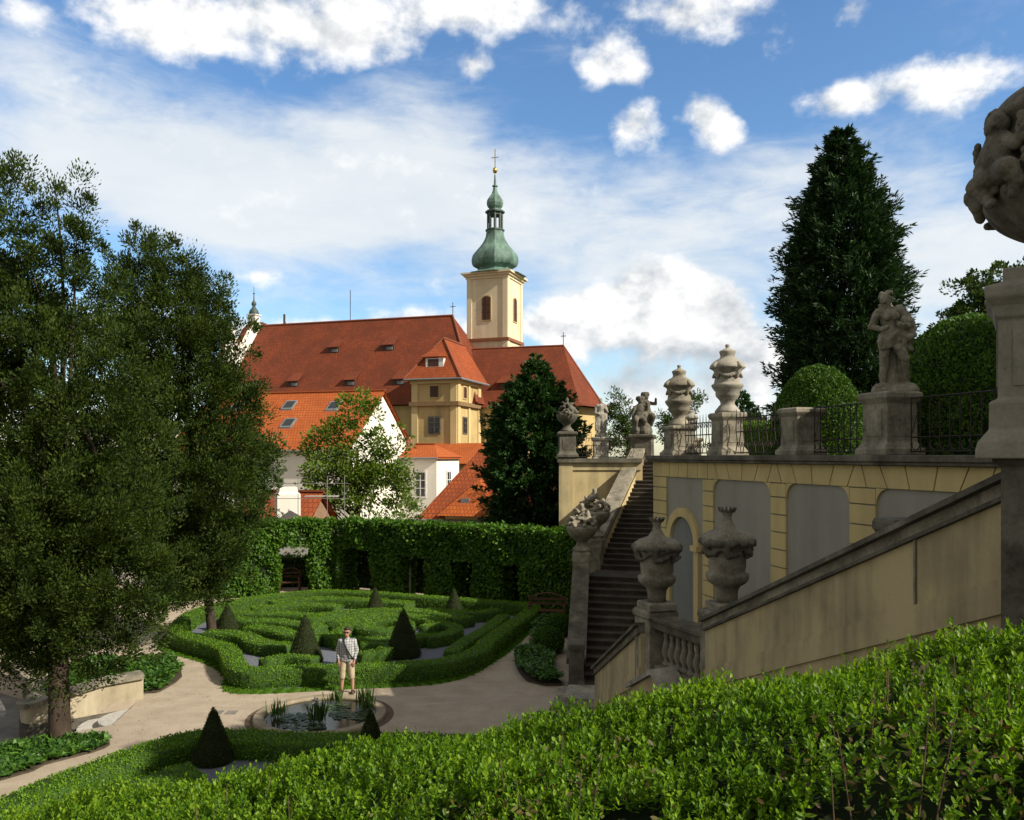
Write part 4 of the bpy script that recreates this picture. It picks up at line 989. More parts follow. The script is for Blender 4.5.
# ---------------------------------------------------------------- statues
def statue(label, x, y, z, H, mat, face, pose, group='stone statues of the terrace', vox=.022):
    """a figure about H tall; face = heading of its front; pose picks limbs"""
    t = thing('statue', label, 'statue', (x, y, z), group)
    cf, sf = math.cos(face), math.sin(face); s = H/1.75
    def p(a): return (x+(a[0]*cf-a[1]*sf)*s, y+(a[0]*sf+a[1]*cf)*s, z+a[2]*s)
    m = MB()
    def c(a, ra, b, rb, seg=10): m.cap(p(a), ra*s, p(b), rb*s, seg)
    pose(c, m, p, s)
    m.build('figure', mat, t, remesh=vox, rough=(.03*s, .10))
    return t
def pose_draped(c, m, p, s):
    # weight on one leg, the other knee bent out to the side, head turned, a heavy swag of cloth from shoulder to hip; front is -y
    c((-.07, 0, .90), .105, (-.10, -.02, .50), .074); c((-.10, -.02, .50), .066, (-.10, .02, .30), .066); c((-.10, .02, .30), .064, (-.10, .03, .06), .042); c((-.10, .02, .04), .045, (-.12, -.14, .03), .035)
    c((.10, 0, .88), .11, (.20, -.17, .56), .078); c((.20, -.17, .56), .068, (.25, -.06, .34), .064); c((.25, -.06, .34), .06, (.31, .05, .12), .042); c((.31, .05, .10), .045, (.37, -.08, .06), .035)
    c((-.07, 0, .94), .125, (.09, 0, .92), .12); c((0, 0, .97), .125, (.0, .02, 1.16), .12); c((0, .02, 1.16), .125, (-.02, .02, 1.32), .145)
    c((-.16, .02, 1.38), .085, (.14, .02, 1.40), .085); c((-.06, -.10, 1.30), .065, (-.07, -.11, 1.27), .06); c((.06, -.10, 1.31), .065, (.07, -.11, 1.28), .06)
    c((-.02, 0, 1.43), .062, (-.06, -.02, 1.53), .057)
    c((-.08, -.03, 1.635), .088, (-.11, -.06, 1.58), .066); c((-.155, -.10, 1.60), .018, (-.175, -.12, 1.575), .022); c((-.13, -.10, 1.545), .035, (-.15, -.11, 1.535), .03)
    for k in range(26):
        a = k*2.4; r = .085+.02*math.sin(k*1.7); c((-.055+r*math.cos(a), .015+r*math.sin(a)*.9, 1.60+.12*math.sin(k*.61)), .034, (-.05+r*1.1*math.cos(a), .02+r*1.1*math.sin(a), 1.58+.12*math.sin(k*.61)), .026, 7)
    c((-.20, .02, 1.36), .07, (-.30, .0, 1.14), .058); c((-.30, .0, 1.14), .054, (-.17, -.17, 1.06), .042); c((-.17, -.17, 1.06), .046, (-.09, -.20, 1.09), .036)
    c((.20, .02, 1.37), .075, (.36, .0, 1.18), .062); c((.36, 0, 1.18), .058, (.24, -.17, 1.10), .043); c((.24, -.17, 1.10), .046, (.17, -.21, 1.13), .036)
    for k in range(14):   # swag bunched on the shoulder and arm
        t = k/13; c((.17+.13*math.sin(t*2.6)+.03*math.sin(k*2.3), .05-.10*t, 1.45-.46*t), .072-.01*t, (.23+.13*math.sin(t*2.6)+.03*math.cos(k*1.9), .03-.12*t, 1.34-.48*t), .05, 9)
    for k in range(12):   # fruit and folds held against the side
        c((.20+.10*math.sin(k*2.1), -.12+.05*math.cos(k*1.3), 1.24-.045*k), .055+.015*math.sin(k*3), (.24+.10*math.sin(k*2.1), -.09, 1.18-.045*k), .045, 8)
    for k in range(15):   # cloth across the hips
        t = k/14; c((-.20+.42*t, -.12+.05*math.sin(t*9), .86+.16*t+.03*math.sin(t*14)), .05, (-.17+.40*t, -.10, .74+.10*t), .03, 8)
    for k in range(7):    # tail of cloth falling behind the legs
        t = k/6; c((-.02+.20*t, .07+.03*math.sin(k*2), .86), .055, (.0+.22*t, .12+.04*math.sin(k*1.7), .10), .05, 8)
    c((.06, .12, .30), .13, (.08, .12, .02), .17)
    c((-.16, .0, .02), .14, (.34, .02, .02), .15)
def pose_group(c, m, p, s):
    # two children romping over a rocky heap
    for q in ((-.22, 0, .10), (.20, .05, .12), (0, -.12, .12), (.05, .12, .22)): c(q, .22, (q[0]*.6, q[1], q[2]+.25), .15)
    for dx, dy, z0, lean in ((-.20, -.06, .62, .08), (.20, .05, .78, -.06)):
        c((dx, dy, z0), .16, (dx+lean, dy, z0+.34), .17); c((dx+lean, dy, z0+.42), .08, (dx+lean, dy, z0+.48), .07); c((dx+lean, dy-.02, z0+.62), .14, (dx+lean, dy-.05, z0+.56), .11)
        for k in range(9): a = k*.7; c((dx+lean+.10*math.cos(a), dy+.10*math.sin(a), z0+.70), .05, (dx+lean+.13*math.cos(a), dy+.13*math.sin(a), z0+.64), .04, 7)
        for sg in (-1, 1):
            c((dx+lean+sg*.16, dy, z0+.36), .07, (dx+sg*.32, dy-.06, z0+.20+.12*sg), .06); c((dx+sg*.32, dy-.06, z0+.20+.12*sg), .056, (dx+sg*.26, dy-.2, z0+.40+.1*sg), .045)
            c((dx+sg*.09, dy, z0), .11, (dx+sg*.17, dy-.20, z0-.14), .09); c((dx+sg*.17, dy-.20, z0-.14), .085, (dx+sg*.14, dy-.10, z0-.45), .055)
    for k in range(10): c((-.35+.07*k, .05*math.sin(k), .55+.06*math.cos(k*2)), .07, (-.33+.07*k, .05, .35), .05, 8)
def pose_upright(c, m, p, s):
    c((-.08, 0, .9), .12, (-.09, 0, .1), .09); c((.08, 0, .9), .12, (.12, -.08, .45), .1); c((.12, -.08, .45), .09, (.12, .02, .08), .06)
    c((0, 0, .92), .15, (0, 0, 1.3), .16); c((-.15, 0, 1.37), .09, (.15, 0, 1.37), .09); c((0, 0, 1.45), .06, (0, -.01, 1.52), .06); c((0, -.02, 1.63), .10, (0, -.04, 1.58), .08)
    c((-.2, 0, 1.34), .07, (-.26, -.02, 1.06), .06); c((-.26, -.02, 1.06), .055, (-.1, -.17, 1.0), .05)
    c((.2, 0, 1.34), .07, (.30, .0, 1.12), .065); c((.30, 0, 1.12), .06, (.18, -.12, 1.25), .05)
    for k in range(10): c((-.2+.045*k, -.06+.03*math.sin(k*2), .98), .055, (-.22+.05*k, -.04, .30+.05*math.sin(k)), .05, 8)
    for k in range(6): c((.22, .05, 1.35-.1*k), .08, (.26, .07, 1.2-.12*k), .07, 8)
    c((-.12, 0, .03), .15, (.12, 0, .03), .15)
MB_st = statue('large draped stone figure on its pedestal before the tall dark conifer', sx_, sy_, 7.576, 1.78, stone, -.15, pose_draped, vox=.013)
statue('small bright draped figure far off behind the railing', 4.15, 38.4, 7.35, 1.85, stone_pale, .1, pose_upright, vox=.03)
pedestal('pale pedestal under the small bright figure', 4.15, 38.4, 6.2, 1.15, .34, 0, stone_pale)
pedestal('broad dark pedestal at the head of the dark staircase', 6.0, 37.75, 6.2, 1.25, .48, -.3, stone_dark)
statue('dark group of romping stone children at the head of the staircase', 6.0, 37.75, 7.45, 2.25, stone_dark, .3, pose_group, vox=.03)

# ---------------------------------------------------------------- wrought iron railings
def railing(label, a, b, z, h, spacing, style=0):
    a, b = np.array(a, float), np.array(b, float); L = np.linalg.norm(b-a); d = (b-a)/L; mid = (a+b)/2
    t = thing('iron_railing', label, 'railing', (mid[0], mid[1], z), 'wrought iron railings of the terrace')
    q = lambda u, zz, o=0: (a[0]+d[0]*u-d[1]*o, a[1]+d[1]*u+d[0]*o, z+zz)
    fr = MB()
    for zz in ((.06, h) if style else (.06, h*.55, h-.12)): fr.tube([q(0, zz), q(L, zz)], .014, 4)
    if style: fr.tube([q(0, .30), q(L, .30)], .012, 4)
    fr.build('frame', iron, t)
    n = max(2, int(L/spacing))
    for k in range(n+1):
        u = L*k/n; m = MB()
        if style: m.tube([q(u, .04), q(u, h+.02)], .011, 5)
        else:
            w = spacing*.32*(1 if k % 2 else -1)
            m.tube([q(u+w, .04), q(u-w*.6, h*.3), q(u+w*.6, h*.6), q(u, h-.05), q(u, h+.10)], [.012, .013, .012, .012, .003], 5)
        m.build('bar', iron, t)
    for k in range(n):
        u0 = L*(k+.5)/n
        if style:
            r = min(.11, spacing*.42)
            MB().tube([q(u0+r*math.cos(s), .17+r*.9*math.sin(s)) for s in np.linspace(-math.pi*1.15, .15*math.pi, 12)], .009, 4).build('scroll', iron, t)
            if k % 2 == 0: MB().tube([q(u0-spacing/2, .32), q(u0+spacing/2, h-.05)], .008, 4).build('brace', iron, t)
        else:
            for zc in (.24, .78):
                MB().tube([q(u0+(.05-.006*i)*math.cos(i*.9), zc*h+(.09-.009*i)*math.sin(i*.9)) for i in range(9)], .008, 4).build('scroll', iron, t)
    return t
def wpt(u, o=-.28): return fT(u, o, 0)[:2]
u1, u2, u3, u4 = U(669), U(717), U(789), U(876)
railing('iron railing between the corner urn and the next urn', wpt(u1+.42), wpt(u2-.42), 6.476, .95, .15)
railing('iron railing between the tall pale urn and the empty pedestal', wpt(u2+.42), wpt(u3-.45), 6.476, 1.0, .15)
railing('iron railing between the empty pedestal and the statue pedestal', wpt(u3+.46), wpt(u4-.5), 6.476, .95, .17, 1)
railing('iron railing to the right of the statue pedestal, with looped foot', wpt(u4+.52), wpt(U(990)), 6.476, .96, .21, 1)
railing('distant iron railing on the left end wall', (2.85, 35.8), (5.3, 35.8), 6.36, 1.0, .2)

# ---------------------------------------------------------------- great pillar at the right edge, with its urn
px_, py_ = 4.04, 6.1
PR = R(-31)
pil = thing('stone_pillar', 'massive stone pillar close by at the right edge, on a dark footing', 'pillar', (px_, py_, 0))
urn_stone = M_stone('dark carved stone', (.235, .205, .16), (.045, .04, .031), 5, .6)
near_stone = M_stone('near grey stone', (.30, .27, .22), (.13, .115, .09), 4, .35, .9, False, .35)
MB().sq([(.36, -.5), (.36, 4.95), (.345, 4.96), (.345, 6.38), (.40, 6.42), (.40, 6.44)], (px_, py_, 0), PR).build('footing', stone_dark, pil)
MB().sq([(.505, 6.441), (.505, 6.50), (.49, 6.56), (.43, 6.64), (.42, 6.65), (.42, 6.85), (.365, 6.88), (.36, 7.45), (.385, 7.47), (.40, 7.55), (.42, 7.58), (.445, 7.61), (.45, 7.69), (.38, 7.715), (.335, 7.73), (.335, 7.83), (.30, 7.835)], (px_, py_, 0), PR).build('shaft', near_stone, pil, bevel=.012)
pn2 = MB(); k = 0
for k in range(4):
    a = PR+k*math.pi/2; ca, sa = math.cos(a), math.sin(a)
    pn2.box(-.27, .27, -.375, -.30, 6.97, 7.38, lambda X, Y, Z: (px_+X*ca-Y*sa, py_+X*sa+Y*ca, Z))
pn2.build('panel', near_stone, pil)
ux, uy, uz = 4.13, 6.14, 7.836
ur = thing('stone_urn', 'huge carved stone urn with cherubs and grapes cropped by the right edge', 'urn', (ux, uy, uz))
MB().lathe([(.10, 0), (.26, 0), (.26, .06), (.20, .10), (.16, .16), (.15, .22), (.15, .245)], 40, (ux, uy, uz)).build('foot', urn_stone, ur, smooth=True)
MB().lathe([tuple(q) for q in spline([(.15, .235), (.24, .27), (.35, .35), (.42, .43), (.47, .53), (.48, .60), (.45, .66)], .03)], 144, (ux, uy, uz), ribs=12, rib=.13).build('bowl', urn_stone, ur, smooth=True)
MB().lathe([tuple(q) for q in spline([(.43, .60), (.52, .62), (.54, .66), (.53, .70), (.47, .74), (.45, .90), (.43, 1.03), (.43, 1.10), (.49, 1.15), (.50, 1.19), (.47, 1.23), (.40, 1.32), (.28, 1.40), (.14, 1.45), (.05, 1.47)], .03)], 64, (ux, uy, uz)).build('body', urn_stone, ur, smooth=True)
ch = MB()
for k in range(5):
    a0 = math.pi*1.02+k*2*math.pi/5
    def pc(da, r, z): r = r*.95; return (ux+r*math.cos(a0+da), uy+r*math.sin(a0+da), uz+z)
    ch.cap(pc(0, .545, 1.09), .09, pc(.02, .575, 1.05), .07, 14)                 # head
    for i in range(16): a = i*2.4; ch.cap(pc(-.10+.15*math.cos(a), .52+.02*math.sin(a), 1.14+.055*math.sin(a)), .033, pc(-.10+.16*math.cos(a), .55, 1.13+.06*math.sin(a)), .026, 7)
    ch.cap(pc(.13, .63, 1.07), .016, pc(.14, .64, 1.045), .018, 7)
    ch.cap(pc(.02, .53, .93), .115, pc(.06, .55, .80), .125, 14)                # chest and belly
    ch.cap(pc(-.10, .57, .92), .062, pc(-.27, .60, .80), .05, 12); ch.cap(pc(-.27, .60, .80), .05, pc(-.10, .63, .74), .038, 12)
    for i in range(4): ch.cap(pc(-.10+.03*i, .63, .74), .016, pc(-.03+.03*i, .64, .72-.01*i), .012, 7)
    ch.cap(pc(.2, .56, .93), .062, pc(.38, .58, .88), .052, 12); ch.cap(pc(.38, .58, .88), .048, pc(.50, .56, 1.00), .038, 12)
    ch.cap(pc(.0, .57, .72), .095, pc(-.20, .64, .66), .078, 14); ch.cap(pc(-.20, .64, .66), .072, pc(-.10, .60, .57), .056, 12); ch.cap(pc(-.10, .60, .57), .048, pc(.0, .60, .51), .04, 10); ch.cap(pc(.0, .60, .50), .04, pc(.09, .62, .49), .032, 10)
    ch.cap(pc(.14, .57, .72), .095, pc(.34, .65, .70), .08, 14); ch.cap(pc(.34, .65, .70), .072, pc(.42, .61, .60), .055, 12); ch.cap(pc(.42, .61, .60), .048, pc(.36, .60, .52), .04, 10)
    for i in range(46):
        q2 = rng.random(); p0 = pc(.55+.16*(1-q2)*rng.normal()*.7, .55+.05*rng.random(), 1.02-.34*q2+.02*rng.normal()); ch.cap(p0, .03, (p0[0], p0[1], p0[2]-.01), .028, 7)
    for i in range(14): ch.cap(pc(.36+.42*i/13, .49, 1.10-.07*math.sin(i/13*math.pi)), .045, pc(.38+.42*i/13, .51, 1.07-.07*math.sin(i/13*math.pi)), .03, 8)
    for i in range(7): ch.cap(pc(-.36+.06*i, .54, .70+.03*math.sin(i)), .05, pc(-.34+.06*i, .56, .60), .03, 8)
ch.build('cherubs', urn_stone, ur, remesh=.0085, rough=(.010, .03))
# ================================================================== church far behind
CA = R(17)
O = np.array([-8.3, 115.0]); fc = frame(O, CA)
def roof_mb(faces, fr):
    m = MB()
    for f in faces: m.add([fr(*p) for p in f], [tuple(range(len(f)))])
    return m
church = thing('church', 'large baroque church with red tiled roofs, yellow walls and green onion spire', 'church', (*O, -.6))
def cb(mb, u0, u1, w0, w1, z0, z1, fr=fc): return mb.box(u0, u1, w0, w1, z0, z1, fr)
def inset_window(par, u, w, z0, z1, hw, axis, fr, mframe, mglass, name='window', arch=False):
    """window on a wall whose outside faces +w (axis 'w') or +u (axis 'u')"""
    def pr(poly, o0, o1):
        if axis == 'w': return MB().prism(poly, w+o0, w+o1, lambda a, o, z: fr(a, o, z))
        return MB().prism(poly, w+o0, w+o1, lambda a, o, z: fr(o, a, z))
    def shape(h, za, zb):
        if not arch: return [(u-h, za), (u+h, za), (u+h, zb), (u-h, zb)]
        return [(u-h, za), (u+h, za)]+[(u+h*math.cos(t), zb-h*.6+h*.6*math.sin(t)) for t in np.linspace(0, math.pi, 9)]
    f = pr(shape(hw+.16, z0-.16, z1+.16), .002, .10).build(name, mframe, par)
    p = pr(shape(hw, z0, z1), .101, .115).build('pane', mglass, f)
    if mglass is shutter: mframe = shutter
    bars = pr([(u-.035, z0), (u+.035, z0), (u+.035, z1), (u-.035, z1)], .1152, .15)
    for k in (1, 2):
        zz = z0+(z1-z0)*k/3
        if axis == 'w': bars.prism([(u-hw, zz-.03), (u+hw, zz-.03), (u+hw, zz+.03), (u-hw, zz+.03)], w+.1153, w+.148, lambda a, o, z: fr(a, o, z))
        else: bars.prism([(u-hw, zz-.03), (u+hw, zz-.03), (u+hw, zz+.03), (u-hw, zz+.03)], w+.1153, w+.148, lambda a, o, z: fr(o, a, z))
    bars.build('glazing_bars', mframe, f)
    return f
ZR, ZE = 26.1, 13.6
ro = roof_mb([[(-31, 10.5, ZE-.5), (7.3, 10.5, ZE-.5), (0, 0, ZR), (-31, 0, ZR)], [(7.3, 10.5, ZE-.5), (7.3, -10.5, ZE-.5), (0, 0, ZR)],
              [(7.3, -10.5, ZE-.5), (-31, -10.5, ZE-.5), (-31, 0, ZR), (0, 0, ZR)], [(-31, 10.5, ZE-.5), (-31, -10.5, ZE-.5), (7.3, -10.5, ZE-.5), (7.3, 10.5, ZE-.5)]], fc).build('roof', tile_old, church, uv=True)
m = MB(); cb(m, -31, 6.6, -9.6, 9.6, -.6, ZE-.6); m.build('wall', church_m, church)
m = MB(); m.tube([fc(-31, 0, ZR+.08), fc(0, 0, ZR+.08), fc(7.3, 10.5, ZE-.4)], .16, 6); m.build('ridge', ridge_m, ro)
rm = MB(); rm.tube([fc(-16, 0, ZR), fc(-16, 0, ZR+4.6)], .05, 4); rm.build('lightning_rod', iron, church)
rm = MB(); rm.tube([fc(0, 0, ZR), fc(0, 0, ZR+1.9)], .05, 4).tube([fc(-.4, 0, ZR+1.3), fc(.4, 0, ZR+1.3)], .05, 4); rm.build('roof_cross', iron, church)
rm = MB(); rm.tube([fc(-27, 0, ZR), fc(-27, 0, ZR+1.6)], .16, 6); rm.build('roof_vent', iron, church)
def nave_z(w): return ZR-(ZR-ZE+.5)*w/10.5
def roof_dormer(px, py, par, wlow, k=1.0):
    """little eyebrow dormer on the nave's front slope at photo position"""
    # march along the slope to find the point seen at px, py
    best = None
    for w in np.linspace(0.5, 10, 300):
        z = nave_z(w)
        for u in np.linspace(-30, 5, 141):
            X, Y, Z = fc(u, w, z); e = abs(CX+F*X/Y-px)+abs(HY-F*(Z-EYE)/Y-py)
            if best is None or e < best[0]: best = (e, u, w)
    _, u, w = best; z = nave_z(w); sl = (ZR-ZE+.5)/10.5
    h, a = .75*k, .85*k
    m = MB().add([fc(u-a*1.15, w+.35, z+h*.95), fc(u+a*1.15, w+.35, z+h*.95), fc(u+a*.8, w-1.6*k, z+1.6*k*sl+.05), fc(u-a*.8, w-1.6*k, z+1.6*k*sl+.05),
                  fc(u-a*1.15, w+.35, z+h*.83), fc(u+a*1.15, w+.35, z+h*.83), fc(u+a*.8, w-1.6*k, z+1.6*k*sl-.1), fc(u-a*.8, w-1.6*k, z+1.6*k*sl-.1)],
                 [(0, 1, 2, 3), (7, 6, 5, 4), (0, 4, 5, 1), (1, 5, 6, 2), (2, 6, 7, 3), (3, 7, 4, 0)])
    d = m.build('dormer', tile_old, par, uv=True)
    cb(MB(), u-a, u+a, w-.9, w+.1, z-.3, z+h*.85).build('hatch', shutter, d)
    cb(MB(), u-a*.2, u+a*.85, w+.11, w+.2, z+.0, z+h*.55).build('pane', lead, d)
for q in ((333, 352), (389, 350), (255, 386), (293, 386), (349, 385), (398, 384)): roof_dormer(*q, ro, 0)
# west gable with its pinnacles
gp = [(-11, 10), (11, 10), (11, 18.6), (9.3, 19.4), (8.6, 21.5), (8.3, 23.6), (6.2, 23.7), (5.6, 22.6), (4.6, 23.4), (3.4, 25.0), (2.2, 25.9), (1.8, 26.4), (-1.8, 26.4), (-2.2, 25.9), (-3.4, 25), (-4.6, 23.4), (-5.6, 22.6), (-6.2, 23.7), (-8.3, 23.6), (-8.6, 21.5), (-9.3, 19.4), (-11, 18.6)]
gw = MB().prism(gp, -31.9, -31.02, lambda a, o, z: fc(o, a, z)).build('gable', white_m, church)
gcap = MB()
for i in range(2, len(gp)-1):
    a, b = gp[i], gp[i+1]; gcap.tube([fc(-31.45, a[0], a[1]), fc(-31.45, b[0], b[1])], .42, 5)
gcap.build('gable_coping', tile_old, gw)
for w, z0, s in ((7.2, 23.6, .8), (1.2, 26.4, .85), (-7.2, 23.6, .8)):
    c = fc(-31.45, w, z0-.1)
    pb2 = MB().sq([(.75*s, 0), (.75*s, 1.4*s), (.95*s, 1.45*s), (.95*s, 1.6*s)], c, -CA).build('pinnacle', white_m, gw)
    MB().lathe([(.8*s, 1.6*s), (.9*s, 1.8*s), (.75*s, 2.3*s), (.35*s, 2.8*s), (.25*s, 3.1*s), (.45*s, 3.4*s), (.4*s, 3.7*s), (.12*s, 4.1*s), (.06*s, 5.2*s), (.22*s, 5.3*s), (.05*s, 5.5*s), (.04*s, 6.6*s)], 10, c).build('pinnacle_cap', copper_dark, gw, smooth=True)
# choir
ZC, ZCE = 21.3, 13.3
um = 15.9
fl = 1.1
ch_f = [[(2, 7.2, ZCE), (19.6, 7.2, ZCE), (um, 0, ZC), (2, 0, ZC)], [(19.6, 7.2, ZCE), (21.2, 0, ZCE), (um, 0, ZC)], [(21.2, 0, ZCE), (19.6, -7.2, ZCE), (um, 0, ZC)], [(19.6, -7.2, ZCE), (2, -7.2, ZCE), (2, 0, ZC), (um, 0, ZC)],
        [(2, 8.3, ZCE-.62), (20.5, 8.3, ZCE-.62), (19.6, 7.2, ZCE), (2, 7.2, ZCE)], [(20.5, 8.3, ZCE-.62), (22.4, 0, ZCE-.62), (21.2, 0, ZCE), (19.6, 7.2, ZCE)], [(22.4, 0, ZCE-.62), (20.5, -8.3, ZCE-.62), (19.6, -7.2, ZCE), (21.2, 0, ZCE)], [(20.5, -8.3, ZCE-.62), (2, -8.3, ZCE-.62), (2, -7.2, ZCE), (19.6, -7.2, ZCE)]]
cr = roof_mb(ch_f, fc).build('roof', tile_old, church, uv=True)
MB().tube([fc(3, 0, ZC+.05), fc(um, 0, ZC+.05), fc(21.2, 0, ZCE+.1), fc(22.4, 0, ZCE-.5)], .13, 6).build('ridge', ridge_m, cr)
MB().tube([fc(um, 0, ZC), fc(um, 0, ZC+1.8)], .05, 4).tube([fc(um-.35, 0, ZC+1.3), fc(um+.35, 0, ZC+1.3)], .05, 4).build('roof_cross', iron, cr)
slab([fc(2, 7, 0)[:2], fc(19.3, 7, 0)[:2], fc(21, 0, 0)[:2], fc(19.3, -7, 0)[:2], fc(2, -7, 0)[:2]], -.6, ZCE-.62).build('wall', church_m, church)
m = MB()
for u in (7.6, 12.8, 17.6, 18.9): cb(m, u-.35, u+.35, 7.005, 7.25, -.6, 12.0)
for u in (2, ): cb(m, 2, 19.5, 7.006, 7.45, 12.0, 12.69)
m.build('pilaster', trim_m, church)
inset_window(church, 5.6, 7.0, 6.3, 11.6, .85, 'w', fc, church_m, shutter, arch=True)
inset_window(church, 10.2, 7.0, 6.3, 11.6, .85, 'w', fc, church_m, shutter, arch=True)
# eyebrow dormer on the choir
d = MB().add([fc(8.2, 5.9, 16.0), fc(11.4, 5.9, 16.0), fc(11.0, 4, 17.1), fc(8.6, 4, 17.1)], [(0, 1, 2, 3)]).build('dormer', tile_old, cr, uv=True)
cb(MB(), 8.6, 11.0, 4.6, 5.6, 14.8, 15.9).build('hatch', shutter, d)
# tower
TF = frame((-8.3+.956*2.2, 118.6), R(20)); ft = TF
tz0, tz1 = -.6, 32.0
tow = MB().box(-2.75, 2.75, -2.75, 2.75, tz0, tz1, ft)
# (its middle stands over photo column 495)
tcx = (495-CX)/F*118.0
ft = frame((tcx, 118.0), R(20))
tow = MB().box(-3.05, 3.05, -3.05, 3.05, tz0, tz1, ft).build('tower', tower_m, church)
m = MB()
for s in (-1, 1):
    for a, b in ((-3.05, -2.35), (2.35, 3.05)):
        m.box(a, b, s*3.051-.06*(s < 0), s*3.051+.10*(s > 0), 20, 31.5, ft); m.box(s*3.051-.06*(s < 0), s*3.051+.10*(s > 0), a, b, 20, 31.5, ft)
m.build('corner_strip', tower_trim, tow)
MB().box(-3.3, 3.3, -3.3, 3.3, 22.6, 23.0, ft).build('string_course', M_plain('red brown band', (.26, .10, .045), .8), tow)
MB().box(-3.2, 3.2, -3.2, 3.2, 31.4, 31.75, ft).box(-3.45, 3.45, -3.45, 3.45, 31.751, 32.05, ft).box(-3.75, 3.75, -3.75, 3.75, 32.051, 32.3, ft).build('cornice', tower_trim, tow)
inset_window(church, -.1, 3.05, 25.6, 28.9, .62, 'w', ft, church_m, shutter, arch=True)
inset_window(church, .1, 3.05, 25.6, 28.9, .62, 'u', ft, church_m, shutter, arch=True)
k = 118.0/F/3.94; zz = lambda y: 32.25+(532-y)*k
prof = [(122, 531), (104, 526), (80, 516), (66, 508), (70, 500), (84, 492), (90, 478), (90, 464), (86, 448), (76, 434), (64, 420), (54, 408), (46, 396), (39, 382), (35, 368), (34, 354), (36, 352)]
prof = [tuple(q) for q in spline(prof, 4)]
spire = MB().lathe([(r*k*1.02, zz(y)) for r, y in prof], 8, (tcx, 118.0, 0)).build('onion_dome', copper, tow, smooth=False)
MB().lathe([(38*k, zz(353)), (38*k, zz(347)), (30*k, zz(345))], 8, (tcx, 118.0, 0)).build('lantern_cornice', copper_dark, spire)
MB().lathe([(30*k, zz(292)), (30*k, zz(284)), (39*k, zz(281)), (39*k, zz(275)), (28*k, zz(272))], 8, (tcx, 118.0, 0)).build('lantern_cornice', copper_dark, spire)
for i in range(8):
    a = (i+.5)*math.pi/4+.39; MB().cap((tcx+27*k*math.cos(a), 118+27*k*math.sin(a), zz(346)), .20, (tcx+27*k*math.cos(a), 118+27*k*math.sin(a), zz(286)), .20, 6).build('lantern_column', copper_dark, spire)
MB().lathe([(26*k, zz(273)), (22*k, zz(266)), (30*k, zz(256)), (33*k, zz(244)), (31*k, zz(230)), (23*k, zz(218)), (14*k, zz(206)), (9*k, zz(192)), (7*k, zz(180)), (11*k, zz(177)), (11*k, zz(173)), (5*k, zz(170)), (3*k, zz(130))], 8, (tcx, 118, 0)).build('small_onion', copper, spire)
MB().lathe([(.02, zz(126)), (7*k, zz(122)), (10*k, zz(113)), (7*k, zz(104)), (.02, zz(100))], 14, (tcx, 118, 0)).build('gilded_ball', gold, spire, smooth=True)
MB().tube([(tcx, 118, zz(102)), (tcx, 118, zz(28))], .07, 5).tube([ft(-.55, .0, zz(62)), ft(.55, 0, zz(62))], .06, 5).build('cross', gold, spire)
# sacristy tower
fs2 = frame((-6.57, 98.0), CA)
sx0, sx1, sw0, sw1, se = -5.85, 0, -8.3, 0, 15.8
sac = MB().box(sx0, sx1, sw0, sw1, -.6, se, fs2).build('side_chapel', church_m, church)
m = MB()
for a, b in ((sx0, sx0+.8), (-.8, 0)): m.box(a, b, .003, .16, 6, 15.2, fs2)
for a, b in ((-.85, 0), (-8.3, -7.3), (-4.3, -3.7)): m.box(.003, .16, a, b, 6, 15.2, fs2)
m.box(sx0-.12, .30, .0, .30, 15.2, 15.79, fs2); m.box(.002, .30, -8.3, -.001, 15.2, 15.78, fs2)
m.build('pilaster', trim_m, sac)
MB().box(sx0-.25, .35, .002, .40, 12.5, 13.0, fs2).box(.003, .4, -8.3, .002, 12.5, 12.99, fs2).build('string_course', M_plain('brown stone band', (.24, .15, .07), .8), sac)
inset_window(church, -2.9, 0, 13.55, 14.9, .55, 'w', fs2, church_m, shutter); inset_window(church, -2.9, 0, 9.3, 11.1, .65, 'w', fs2, stone_dark, glass)
inset_window(church, -2.6, 0, 13.55, 14.9, .5, 'u', fs2, church_m, shutter); inset_window(church, -2.6, 0, 9.3, 11.1, .6, 'u', fs2, stone_dark, glass)
e = .75; zt = 21.0
sr = roof_mb([[(sx0-e, e, se-.1), (e, e, se-.1), (-2.9, -3.0, zt)], [(e, e, se-.1), (e, -9.5, se-.1), (-2.9, -10.5, zt), (-2.9, -3.0, zt)], [(sx0-e, -9.5, se-.1), (sx0-e, e, se-.1), (-2.9, -3, zt), (-2.9, -10.5, zt)],
              [(sx0-e, -9.5, se-.1), (e, -9.5, se-.1), (e, e, se-.1), (sx0-e, e, se-.1)]], fs2).build('chapel_roof', tile_mid, church, uv=True)
MB().tube([fs2(sx0-e, e, se), fs2(-2.9, -3, zt+.1), fs2(e, e, se)], .14, 5).tube([fs2(-2.9, -3, zt+.1), fs2(-2.9, -10, zt+.1)], .14, 5).build('ridge', ridge_m, sr)
MB().tube([fs2(sx0-e, e+.02, se-.12), fs2(e+.05, e+.02, se-.12), fs2(e+.05, -9.5, se-.12)], .13, 6).build('gutter', lead, sr)
d = roof_mb([[(-4.9, -.2, 18.5), (-1.3, -.2, 18.5), (-2.9, -2.2, 20.2)], [(-4.9, -.2, 18.4), (-1.3, -.2, 18.4), (-2.9, -2.2, 20.1)]], fs2).build('dormer', tile_mid, sr, uv=True)
MB().box(-4.2, -1.9, -1.6, -.35, 16.6, 18.3, fs2).build('dormer_wall', frame_w, d); MB().box(-3.9, -2.5, -.349, -.33, 17.3, 18.2, fs2).build('pane', shutter, d)
